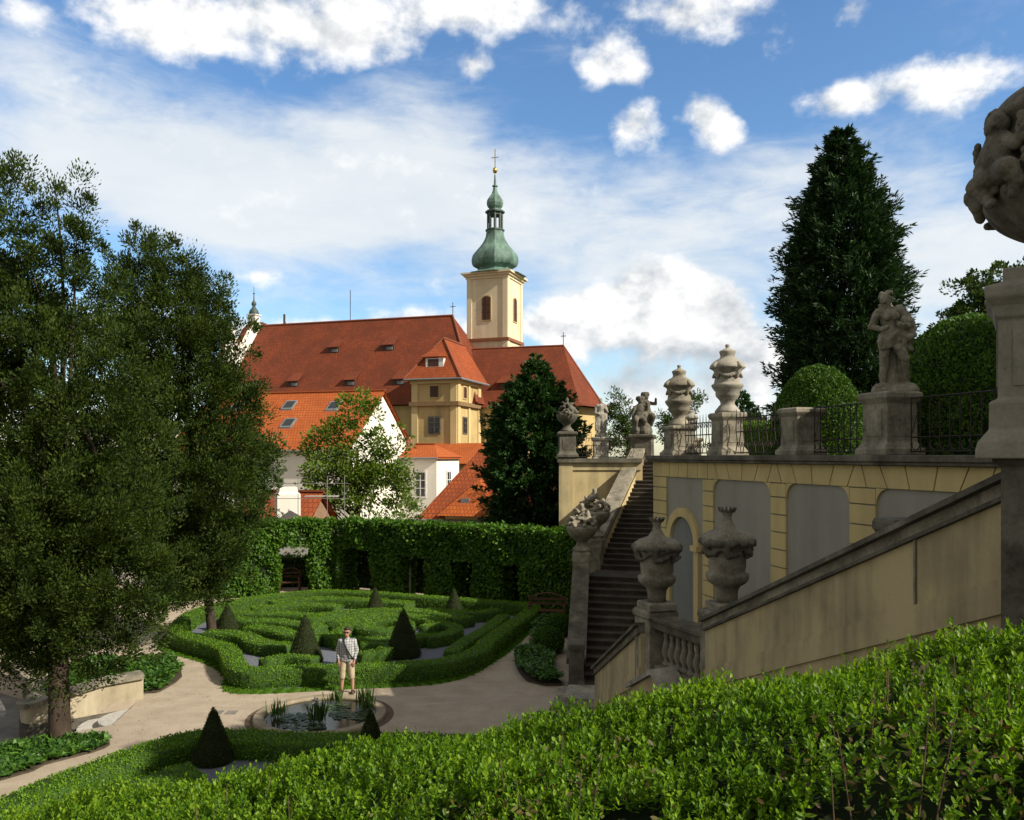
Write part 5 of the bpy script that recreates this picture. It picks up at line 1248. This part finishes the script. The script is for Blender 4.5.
# low annex with orange roofs in front
fa = frame((-6.0, 92.0), CA)
m = MB().box(-4.5, 5.5, -5.5, 0, -.6, 5.7, fa).build('annex', church_m, church)
roof_mb([[(-5, .4, 5.6), (6, .4, 5.6), (6, -5.6, 8.0), (-5, -5.6, 8.0)], [(-5, .4, 5.45), (6, .4, 5.45), (6, -5.6, 7.85), (-5, -5.6, 7.85)]], fa).build('annex_roof', tile_new, church, uv=True)

# ================================================================== houses
def house(label, o, a, u0, u1, w0, w1, ze, zr, wall, tile, hip=0.0, z0=-.6, over=.5):
    fr = frame(o, a); wm_ = (w0+w1)/2
    t = thing('house', label, 'house', (o[0], o[1], z0))
    m = MB().box(u0, u1, w0, w1, z0, ze, fr)
    if not hip:
        for u in (u0, u1-.25): m.prism([(w0, ze+.001), (w1, ze+.001), (wm_, zr-.25)], u, u+.25, lambda x, s, z: fr(s, x, z))
    m.build('wall', wall, t)
    sl = (zr-ze)/((w1-w0)/2); ed = ze-over*sl+.12; A = u0-over*.6; B = u1+over*.6
    T = [[(A, w1+over, ed), (B, w1+over, ed), (B-hip, wm_, zr+.12), (A+hip, wm_, zr+.12)], [(B, w0-over, ed), (A, w0-over, ed), (A+hip, wm_, zr+.12), (B-hip, wm_, zr+.12)]]
    if hip: T += [[(B, w1+over, ed), (B, w0-over, ed), (B-hip, wm_, zr+.12)], [(A, w0-over, ed), (A, w1+over, ed), (A+hip, wm_, zr+.12)]]
    faces = T+[[(p[0], p[1], p[2]-.14) for p in reversed(f)] for f in T]
    r = roof_mb(faces, fr).build('roof', tile, t, uv=True)
    MB().tube([fr(A+hip, wm_, zr+.16), fr(B-hip, wm_, zr+.16)], .12, 6).build('ridge', tile, r)
    MB().tube([fr(A, w1+over, ed-.08), fr(B, w1+over, ed-.08)], .09, 6).build('gutter', lead, r)
    return t, r, fr
t, r_, fh = house('long orange roofed house with white gable, before the church nave', (-11.1, 70.0), R(16.5), -16.5, 0, -6, 6, 7.2, 11.9, white_m, tile_new)
def skylight(r_, fr, u, w, ze, zr, half, s=.55):
    z = zr-(zr-ze)*abs(w)/half; sl = (zr-ze)/half
    m = MB().hull8([fr(u-s, w+.5, z-.5*sl+.06), fr(u+s, w+.5, z-.5*sl+.06), fr(u+s, w-.5, z+.5*sl+.06), fr(u-s, w-.5, z+.5*sl+.06)], [fr(u-s, w+.5, z-.5*sl+.26), fr(u+s, w+.5, z-.5*sl+.26), fr(u+s, w-.5, z+.5*sl+.26), fr(u-s, w-.5, z+.5*sl+.26)])
    f = m.build('skylight', lead, r_)
    MB().hull8([fr(u-s*.75, w+.38, z-.38*sl+.261), fr(u+s*.75, w+.38, z-.38*sl+.261), fr(u+s*.75, w-.38, z+.38*sl+.261), fr(u-s*.75, w-.38, z+.38*sl+.261)],
               [fr(u-s*.75, w+.38, z-.38*sl+.275), fr(u+s*.75, w+.38, z-.38*sl+.275), fr(u+s*.75, w-.38, z+.38*sl+.275), fr(u-s*.75, w-.38, z+.38*sl+.275)]).build('pane', glass, f)
for u, w in ((-13.2, 1.6), (-11.2, 3.7), (-8.0, 1.6), (-6.8, 3.7), (-3.6, 1.8)): skylight(r_, fh, u, w, 7.2, 11.9, 6)
for u in (-13.5, -10.6, -7.7): inset_window(t, u, 6.0, 3.6, 5.4, .55, 'w', fh, frame_w, glass)
for w in (-2.6, 2.2): inset_window(t, w, 0, 3.4, 5.2, .5, 'u', fh, frame_w, glass)
MB().box(-15, -14.1, -2, -1, 10, 13.0, fh).build('chimney', white_m, r_)
t, r_, fh = house('small white house with an orange roof corner between tree and church', (-6.2, 74.0), R(17), -4.5, 0, -4, 1.6, 6.4, 7.4, white_m, tile_new, 1.6)
inset_window(t, -1.5, 1.6, 2.9, 5.0, .42, 'w', fh, frame_w, glass); inset_window(t, -1.2, 0, 2.9, 5.0, .4, 'u', fh, frame_w, glass)
MB().box(-4.2, -3.3, -.6, .3, 6.4, 8.2, fh).build('chimney', M_plain('brick', (.30, .13, .08), .9), r_)
t, r_, fh = house('broad hipped red roof with ochre wall, in front of the side chapel', (-1.2, 62.0), R(14), -4.4, 4.2, -4.6, 4.0, 2.35, 6.7, church_m, tile_mid, 3.2)
# its small projecting wing
fw = frame((-2.55, 57.9), R(14))
m = MB().box(-2.2, 1.0, -2.5, .2, -.6, 2.3, fw).build('wing', church_m, t)
wr_ = roof_mb([[(-2.7, .7, 2.25), (1.5, .7, 2.25), (-.2, -1.6, 4.75)], [(1.5, .7, 2.25), (1.5, -3.2, 2.25), (-.2, -3.6, 4.8), (-.2, -1.6, 4.75)], [(-2.7, -3.2, 2.25), (-2.7, .7, 2.25), (-.2, -1.6, 4.75), (-.2, -3.6, 4.8)], [(-2.7, .7, 2.24), (-2.7, -3.2, 2.24), (1.5, -3.2, 2.24), (1.5, .7, 2.24)]], fw).build('wing_roof', tile_new, t, uv=True)
MB().box(-1.15, -.55, -.55, -.1, 3.05, 3.45, fw).build('skylight', lead, wr_)
for px in (300,):
    t, r_, fh = house('low tiled outbuilding with a bulky white chimney, at the scaffold', (P(310, 0, 47)[0], 47.0), R(12), -4.2, 0, -3.0, .6, 2.7, 4.2, M_plain('brown wall', (.26, .16, .10), .9), tile_mid)
    c = P(288, 500, 45.5)
    MB().sq([(.62, 2.4), (.62, 4.35), (.5, 4.5), (.46, 4.75)], (c[0], 45.4, 0), .4).build('chimney', white_m, r_)
sc = thing('scaffold', 'thin grey metal scaffold by the low outbuilding', 'scaffold', (P(305, 0, 44)[0], 44, -.6))
zb = -.6
for px in (268, 300, 329, 346):
    x = P(px, 0, 44)[0]; MB().tube([(x, 43.6, zb), (x, 43.6, 5.4)], .02, 5).build('pole', pole_m, sc)
MB().tube([(P(262, 0, 44)[0], 43.6, 4.2), (P(350, 0, 44)[0], 43.6, 4.2)], .018, 5).tube([(P(262, 0, 44)[0], 43.6, 5.0), (P(350, 0, 44)[0], 43.6, 5.0)], .018, 5).build('rail', pole_m, sc)
MB().box(P(306, 0, 44)[0], P(338, 0, 44)[0], 43.65, 44.3, 4.28, 4.33).build('plank', M_plain('grey plank', (.45, .42, .36), .9), sc)
gpv = thing('garden_building', 'corner of a yellow garden building with a brick edge at the far left', 'building', (-21.5, 33, -.6))
MB().box(-25, -18.75, 29.5, 37, -.6, 3.4).build('wall', stucco, gpv); MB().box(-19.06, -18.70, 29.44, 29.495, -.6, 2.6).build('brick_edge', M_plain('red brick', (.28, .09, .05), .9), gpv)
MB().add([(-25.4, 29.1, 3.4), (-18.4, 29.1, 3.4), (-18.4, 37.4, 3.4), (-25.4, 37.4, 3.4), (-21.9, 33, 6.4)], [(0, 1, 4), (1, 2, 4), (2, 3, 4), (3, 0, 4), (3, 2, 1, 0)]).build('roof', tile_mid, gpv, uv=True)
rw = thing('garden_wall', 'old grey garden wall behind the leafy arcade', 'wall', (-5, 41, -.6))
MB().box(-22, 1.8, 41.2, 41.6, -.6, 2.3).build('wall', greywall_m, rw); MB().box(-22, 1.8, 41.05, 41.75, 2.301, 2.42).build('coping', tile_mid, rw, uv=True)

# ================================================================== leafy arcade hedge
HK = [np.array([-16.0, 36.0]), np.array([-8.35, 38.9]), np.array([2.62, 32.9])]        # the arcade bends round the oval garden
HZ = 3.42
OPEN = [[(279, 312, 2.2)], [(341, 371, 2.15), (401, 425, 2.0), (452, 472, 1.95), (500, 521, 1.9)]]
arc_h = thing('hedge_arcade', 'tall clipped leafy hedge with doorway openings behind the parterre', 'hedge', (-6, 36, 0))
P_all = []; N_all = []; m = MB()
for sgi in (0, 1):
    HA, HB = HK[sgi], HK[sgi+1]; hl = float(np.linalg.norm(HB-HA)); hd = (HB-HA)/hl; hn = np.array([hd[1], -hd[0]])   # hn looks to the viewer
    def hu(px): k = (px-CX)/F; return (k*HA[1]-HA[0])/(hd[0]-k*hd[1])
    boxes = []; u = -.0 if sgi == 0 else .15
    for pa, pb3, zt in OPEN[sgi]:
        a, b = hu(pa), hu(pb3); boxes += [(u, a, 0, 1.1, 0, HZ), (a, b, 0, 1.1, zt, HZ)]; u = b
    boxes.append((u, hl, 0, 1.1, 0, HZ-.01*sgi))
    fH = lambda u, w, z: (HA[0]+hd[0]*u-hn[0]*w, HA[1]+hd[1]*u-hn[1]*w, z)
    for a, b, w0, w1, z0, z1 in boxes: m.box(a+(.12 if z0 == 0 else -.12), b-(.12 if z0 == 0 else -.12), w0+.12, w1-.12, z0 if z0 == 0 else z0+.12, z1-.12, fH)
    pp, nn = box_points(boxes, 340)
    bul = .09*np.sin(pp[:, 0]*1.7)*np.cos(pp[:, 2]*2.3)+.06*np.sin(pp[:, 0]*4.1+pp[:, 2]*3.3)+.04*rng.normal(size=len(pp))
    pp = pp+nn*bul[:, None]
    P_all.append(np.stack([HA[0]+hd[0]*pp[:, 0]-hn[0]*pp[:, 1], HA[1]+hd[1]*pp[:, 0]-hn[1]*pp[:, 1], pp[:, 2]], 1))
    N_all.append(np.stack([hd[0]*nn[:, 0]-hn[0]*nn[:, 1], hd[1]*nn[:, 0]-hn[1]*nn[:, 1], nn[:, 2]], 1))
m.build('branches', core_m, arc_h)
surface_leaves((np.vstack(P_all), np.vstack(N_all)), .15, leaf_horn, arc_h, out=.4, jit=.45, up=-.25, wr=.65, facing=.3)
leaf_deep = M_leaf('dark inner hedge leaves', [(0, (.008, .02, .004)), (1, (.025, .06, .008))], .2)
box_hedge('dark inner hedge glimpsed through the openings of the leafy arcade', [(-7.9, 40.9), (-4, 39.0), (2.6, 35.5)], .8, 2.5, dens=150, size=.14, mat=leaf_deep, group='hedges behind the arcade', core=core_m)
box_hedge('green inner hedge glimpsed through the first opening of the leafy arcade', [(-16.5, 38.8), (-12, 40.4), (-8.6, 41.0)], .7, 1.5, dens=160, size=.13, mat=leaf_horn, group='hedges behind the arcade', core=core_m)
post = thing('timber_post', 'pale slim post standing in the third opening of the leafy arcade', 'post', (P(410, 0, 37.6)[0], 37.6, 0))
MB().box(P(410, 0, 37.6)[0]-.045, P(410, 0, 37.6)[0]+.045, 37.56, 37.64, 0, 1.7).build('shaft', M_plain('pale timber', (.30, .27, .2), .8), post)
MB().sq([(.10, 1.7), (.12, 1.74), (.10, 1.8), (.02, 1.86)], (P(410, 0, 37.6)[0], 37.6, 0)).build('cap', M_plain('grey timber', (.30, .27, .21), .8), post)
def bench(label, x, y, L, rot):
    t = thing('garden_bench', label, 'bench', (x, y, 0), 'red brown garden benches')
    ca, sa = math.cos(rot), math.sin(rot)
    f = lambda u, w, z: (x+u*ca-w*sa, y+u*sa+w*ca, z)
    for k in range(4): MB().box(-L/2, L/2, -.22+.11*k, -.13+.11*k, .42, .455, f).build('seat_slat', wood, t)
    n = 12
    for z, w in ((.62, .05), (.80, .05)): MB().box(-L/2, L/2, .22, .255, z, z+.09, f).build('back_slat', wood, t)
    MB().tube([f(-L/2+L*i/n, .24, .86+.22*math.sin(math.pi*i/n)) for i in range(n+1)], .035, 6).build('back_rail', wood, t)
    for sx in (-1, 1):
        for w in (-.2, .22): MB().box(sx*(L/2-.06)-.03, sx*(L/2-.06)+.03, w-.03, w+.03, 0, .62 if w < 0 else .95, f).build('leg', wood, t)
        MB().box(sx*(L/2-.06)-.03, sx*(L/2-.06)+.03, -.24, .24, .621, .66, f).build('armrest', wood, t)
bench('arched back wooden bench in the shade at the right end of the leafy arcade', P(547, 0, 32.0)[0], 32.0, 1.5, -.15)
bench('wooden bench standing inside the sunlit first opening of the leafy arcade', P(290, 0, 39.2)[0], 39.2, 1.0, .1)
def ball(label, x, y, z, r, n=5000, squash=.9, mat=None, name='topiary_ball', cat='topiary', size=.06, group='clipped round bushes', core=None):
    t = thing(name, label, cat, (x, y, z), group)
    pr = [(r*.55, 0), (r*.9, r*.3), (r, r*.75), (r*.9, r*1.25), (r*.65, r*1.6), (r*.3, r*1.8), (.02, r*1.86)]
    pr = [(a, b*squash) for a, b in pr]
    MB().lathe([(a*.95, b*.97) for a, b in pr], 20, (x, y, z)).build('branches', core or core_m, t, smooth=True)
    surface_leaves(revolve_points(pr, n, (x, y, z), .035), size, mat or leaf_top, t, wr=.55)
ball('dark clipped ball bush on the ground cover by the stair foot', P(549, 0, 27)[0], 27.0, 0, .50)
ball('smaller dark ball bush farther back beside the stairs', P(559, 0, 29.5)[0], 29.5, 0, .48)

# ================================================================== trees and shrubs
def px_ells(ls, Y):
    out = []
    for cx, cy, rx, ry, dy in ls:
        Yd = Y+dy; x, y, z = P(cx, cy, Yd); k = Yd/F; out.append((x, y, z, rx*k, max(rx*k*.8, .5), ry*k))
    return out
b1 = (*G(60, 741), 0); b1 = (b1[0], b1[1], .0)
e1 = px_ells([(14, 255, 32, 66, .3), (52, 242, 26, 46, -.2), (82, 218, 15, 16, .5), (10, 202, 20, 22, 0), (64, 300, 40, 50, 0), (10, 330, 50, 70, .5), (-40, 330, 60, 120, 0), (60, 390, 75, 80, -.3), (-10, 440, 75, 90, .3), (95, 480, 75, 85, .2), (50, 540, 95, 80, -.4), (105, 590, 60, 62, 0), (40, 620, 66, 56, .2), (-30, 560, 70, 90, .4), (90, 640, 44, 40, .3), (132, 555, 46, 60, .5), (-8, 628, 44, 34, .2), (52, 652, 40, 26, 0), (20, 585, 60, 60, -.3)], b1[1])
tree('big_yew', 'huge dark yew with a thick trunk rising out of the ground cover at left', b1, e1, 2100, .30, 200, .078, leaf_yew, .235, rise=.85, plume=2.4, shell=.40, flat=1.0, wr=.42, trunk_top=(P(45, 300, b1[1])[0], b1[1]+.3, 9.5), nl=30)
b2 = (-10.75, 29.4, 0)
e2 = px_ells([(152, 276, 32, 30, 0), (132, 302, 26, 40, 0), (180, 288, 26, 28, 0), (203, 318, 26, 28, .4), (160, 340, 66, 60, 0), (215, 370, 34, 50, 0), (180, 430, 68, 70, 0), (230, 420, 26, 40, .5), (205, 500, 56, 70, -.4), (170, 550, 60, 60, .4), (212, 565, 28, 36, 0), (115, 420, 60, 90, .8)], 28.2)
tree('big_yew', 'second dark yew behind, its thin trunk beside the brownish cone', b2, e2, 1500, .39, 190, .10, leaf_yew, .17, rise=.85, plume=2.3, shell=.40, flat=1.0, wr=.42, trunk_top=(P(180, 300, 28.2)[0], 28.2, 10.5), nl=26)
e3 = px_ells([(358, 412, 26, 22, 0), (335, 440, 28, 30, 0), (385, 455, 26, 36, 0), (350, 480, 46, 36, 0), (395, 490, 22, 34, 0), (318, 455, 18, 30, 0), (320, 500, 24, 26, 0)], 52)
tree('garden_tree', 'light green loosely leaved tree before the white gable', (P(358, 0, 52)[0], 52, -.6), e3, 340, .60, 46, .21, leaf_young, .20, rise=.1, shell=.6, wr=.6, nl=34)
e4 = px_ells([(262, 462, 22, 28, 0), (268, 488, 12, 20, 0), (240, 480, 22, 40, 0)], 44)
tree('garden_tree', 'mid green tree between the second yew and the low outbuilding', (P(255, 0, 44)[0], 44, -.6), e4, 110, .5, 80, .18, leaf_dull, .18, rise=.2)
conifer('conifer', 'broad dark green conifer in front of the church choir', (P(535, 0, 44)[0], 44, -.6), [(0, 1.7), (3, 1.95), (6, 2.0), (8.4, 1.75), (9.7, 1.3), (10.9, .65), (11.9, .2), (12.4, .02)], 2200, 46, .24, leaf_mid, .22, clump=.42, wr=.42)
conifer('conifer', 'tall almost black conifer towering over the terrace', (P(842, 0, 38)[0], 38, 6.2), [(0, 1.9), (4, 1.9), (7.1, 1.75), (9.6, 1.45), (12, .95), (13.4, .6), (14.6, .25), (15.4, .02)], 3100, 50, .26, leaf_conifer, .25, droop=.1, clump=.62, wr=.26)
conifer('conifer', 'small pointed conifer between the tall urn and the empty pedestal', (P(742, 0, 27)[0], 27, 6.2), [(0, .62), (.5, .66), (1.2, .45), (2.0, .15), (2.35, .02)], 420, 34, .13, leaf_mid, .06, clump=.14, wr=.35)
e5 = px_ells([(622, 405, 15, 16, 0), (636, 425, 14, 18, 0), (612, 430, 14, 22, 0), (628, 445, 22, 16, 0), (690, 405, 12, 14, 0), (672, 425, 14, 20, 0)], 54)
tree('garden_tree', 'bushy tree with pale blossom behind the small bright figure', (P(628, 0, 54)[0], 54, 6.2), e5[:4], 100, .45, 75, .17, leaf_dull, .12, rise=.2)
tree('garden_tree', 'green tree top behind the terrace corner urn', (P(682, 0, 54)[0], 54, 6.2), e5[4:], 60, .45, 75, .17, leaf_dull, .12, rise=.2)
def dome(label, px, Y, r, ztop, n, base=6.2, size=.075):
    x = P(px, 0, Y)[0]; h = ztop-base
    t = thing('topiary_dome', label, 'topiary', (x, Y, base), 'domed clipped bushes of the terrace')
    pr = [(r*.96, 0), (r*1.0, h*.30), (r*.95, h*.50), (r*.82, h*.68), (r*.60, h*.85), (r*.32, h*.96), (.02, h)]
    MB().lathe([(a*.96, b*.98) for a, b in pr], 28, (x, Y, base)).build('branches', core_m, t, smooth=True)
    surface_leaves(revolve_points(pr, n, (x, Y, base), .03), size, leaf_top, t, wr=.5, out=.35, up=.35)
dome('broad low clipped dome behind the empty pedestal', 818, 20.5, 1.14, 8.72, 26000)
dome('tall clipped dome beside the big pillar, right of the statue', 972, 15.6, 1.60, 9.14, 36000)
box_hedge('light green clipped hedge behind the railing near the small conifer', [(6.9, 24.2), (7.7, 23.6), (8.3, 22.6)], .7, .85+.4, dens=500, size=.07, z=6.2, group='terrace hedges', mat=leaf_box)
e6 = px_ells([(965, 302, 30, 24, 0), (1000, 287, 32, 24, 0), (1040, 290, 46, 36, 0), (1010, 320, 56, 28, 0), (940, 322, 18, 14, 0)], 44)
tree('garden_tree', 'rounded broadleaf tree beyond the tall clipped dome', (P(1005, 0, 44)[0], 44, 6.2), e6, 230, .45, 85, .19, leaf_dull, .25, rise=.2, wr=.6)
for lb, px, Y, r, zt, mt in (('loose shrub rising above the arcade hedge under the broad roof', 455, 43, 1.2, 3.2, leaf_dull), ('dark shrub at the foot of the broad conifer', 492, 41.5, 1.1, 3.5, leaf_mid), ('green shrub in front of the small white house', 405, 44, 1.4, 4.4, leaf_young), ('low shrub left of the light green tree', 305, 42, 1.0, 3.3, leaf_dull)):
    x = P(px, 0, Y)[0]
    tree('shrub', lb, (x, Y, -.6), [(x, Y, zt*.45, r, r, zt*.55), (x+r*.7, Y, zt*.4, r*.7, r*.7, zt*.4), (x-r*.7, Y, zt*.4, r*.7, r*.7, zt*.45)], 60, .36, 60, .15, mt, .06, rise=.3, cat='shrub', group='shrubs behind the arcade', nl=8)
# unseen conifers added right of the view to shade terrace, pillar and parterre
for lb, x, y, r, h in (('unseen tall conifer added to shade the big pillar', 12.7, 1.7, 2.3, 9.6), ('unseen conifer added to shade the large statue', 13.0, 10.0, 2.1, 8.2), ('unseen slender conifer added to shade the front parterre', 13.3, 7.3, 1.7, 10.0)):
    conifer('conifer', lb, (x, y, 6.2), [(0, r*.8), (h*.15, r), (h*.5, r*.9), (h*.8, r*.5), (h, .05)], 1000, 40, .34, leaf_conifer, .25, clump=.6, wr=.5)

# ================================================================== foreground hedge on its bank
H1, H2 = np.array([2.25, 3.62, 5.72]), np.array([-3.12, 5.0, 4.30])          # far top edge, right to left
hv = H2-H1; back = unit([-.22, -.975, 0])
def fo(s, w, z): p = H1+hv*s+back*w; return (p[0], p[1], p[2]+z)
bank = MB().hull8([fo(-.6, -.35, 0)[:2]+(-.6,), fo(1.9, -.35, 0)[:2]+(-.6,), fo(1.9, 9, 0)[:2]+(-.6,), fo(-.6, 9, 0)[:2]+(-.6,)], [fo(-.6, -.35, -1.15), fo(1.9, -.35, -1.15), fo(1.9, 9, -1.15), fo(-.6, 9, -1.15)])
struct('terrace_bank', bank, earth)
fh_ = thing('privet_hedge', 'bright leafy privet hedge sloping across the whole foreground', 'hedge', tuple(fo(.5, .6, -1.1)))
prof = [(-.02, -1.1), (-.06, -.6), (-.02, -.18), (.10, -.03), (.35, .0), (.8, -.02), (1.15, -.08), (1.33, -.26), (1.40, -.6), (1.42, -1.1)]
pr = np.array(prof); m = len(prof); vs = []; fs = []; n = 50
for i in range(n+1):
    s = -.32+1.9*i/n
    for w, z in prof: vs.append(fo(s, w+(.12 if w < .5 else -.14), z-.12))
for i in range(n):
    for k in range(m-1): fs.append((i*m+k, i*m+k+1, (i+1)*m+k+1, (i+1)*m+k))
MB().add(vs, fs).build('branches', core_m, fh_, smooth=True)
seg = np.linalg.norm(np.diff(pr, axis=0), axis=1); NS = 56000
s = -.32+1.9*rng.random(NS); k = rng.choice(m-1, NS, p=seg/seg.sum()); g = rng.random(NS)
q = pr[k]*(1-g)[:, None]+pr[k+1]*g[:, None]; e = pr[k+1]-pr[k]; nn = np.stack([-e[:, 1], e[:, 0]], 1); nn /= np.linalg.norm(nn, axis=1)[:, None]
base = H1[None]+hv[None]*s[:, None]+back[None]*q[:, :1]; base[:, 2] += q[:, 1]
nrm = back[None]*nn[:, :1]; nrm[:, 2] += nn[:, 1]
hollow = ((s < -.02) & (q[:, 0] > .72) & (rng.random(NS) < .72)) | ((abs(s-.125) < .035) & (q[:, 0] > .6) & (rng.random(NS) < .45)) | (np.sin(s*31+q[:, 0]*7)*np.sin(s*17-q[:, 0]*11) > .72)
s, q, nn = s[~hollow], q[~hollow], nn[~hollow]; base, nrm = base[~hollow], nrm[~hollow]; NS = len(s)
lump = .03*np.sin(s*23+q[:, 0]*5)+.022*np.sin(s*41-q[:, 0]*9)+.024*rng.normal(size=NS)
base = base+nrm*lump[:, None]
grow = norm(nrm*.55+np.array([0, 0, .9])+rng.normal(size=(NS, 3))*.28)         # each shoot's direction
per = 10; N = NS*per; j = np.tile(np.arange(per), NS); ii = np.repeat(np.arange(NS), per)
hgt = (j//2)/(per//2); ln = (.05+.05*rng.random(NS))[ii]
a0 = np.repeat(rng.random(NS)*6.28, per)+j*math.pi+(j//2)*1.57
gx_ = norm(np.cross(grow, rand_unit(NS)))[ii]; gy_ = np.cross(grow[ii], gx_)
sd = gx_*np.cos(a0)[:, None]+gy_*np.sin(a0)[:, None]
pos = base[ii]+grow[ii]*((hgt-.55)*ln)[:, None]
axs = norm(sd*(1.05-.75*hgt)[:, None]+grow[ii]*(.45+.8*hgt)[:, None]+rng.normal(size=(N, 3))*.16)
upv = norm(grow[ii]-sd*.5+rng.normal(size=(N, 3))*.2)
Ls = (.029-.007*hgt)*(.55+.9*rng.random(N))
leaf_object('leaves', pos, axs, upv, Ls, Ls*.48, leaf_front, fh_, fold=.16, fine=True)
tw_ = MB()
for c in range(75):
    cs_ = rng.choice([.62, .36, .12, -.06], p=[.14, .20, .24, .42])+rng.normal()*.045; w = rng.choice([1.05, 1.25, .8])+rng.normal()*.1
    p0 = np.array(fo(cs_, w, -.75)); p1 = np.array(fo(cs_+rng.normal()*.03, w+rng.normal()*.1, .02+rng.random()*.16-.25*max(0, w-1.1)))
    tw_.tube([p0, (p0+p1)/2+rng.normal(size=3)*.025, p1], [.0045, .0035, .0015], 5)
tw_.build('twigs', twig, fh_)['kind'] = 'stuff'
dn = 2600; cs_ = rng.choice([.36, .12, -.05, -.08], dn)+rng.normal(size=dn)*.045; w = 1.0+.22*rng.normal(size=dn); pz = .03-.25*rng.random(dn)
pd_ = H1[None]+hv[None]*cs_[:, None]+back[None]*w[:, None]; pd_[:, 2] += pz
leaf_object('dry_leaves', pd_, rand_unit(dn), rand_unit(dn), .03, .014, leaf_dry, fh_, fine=True)
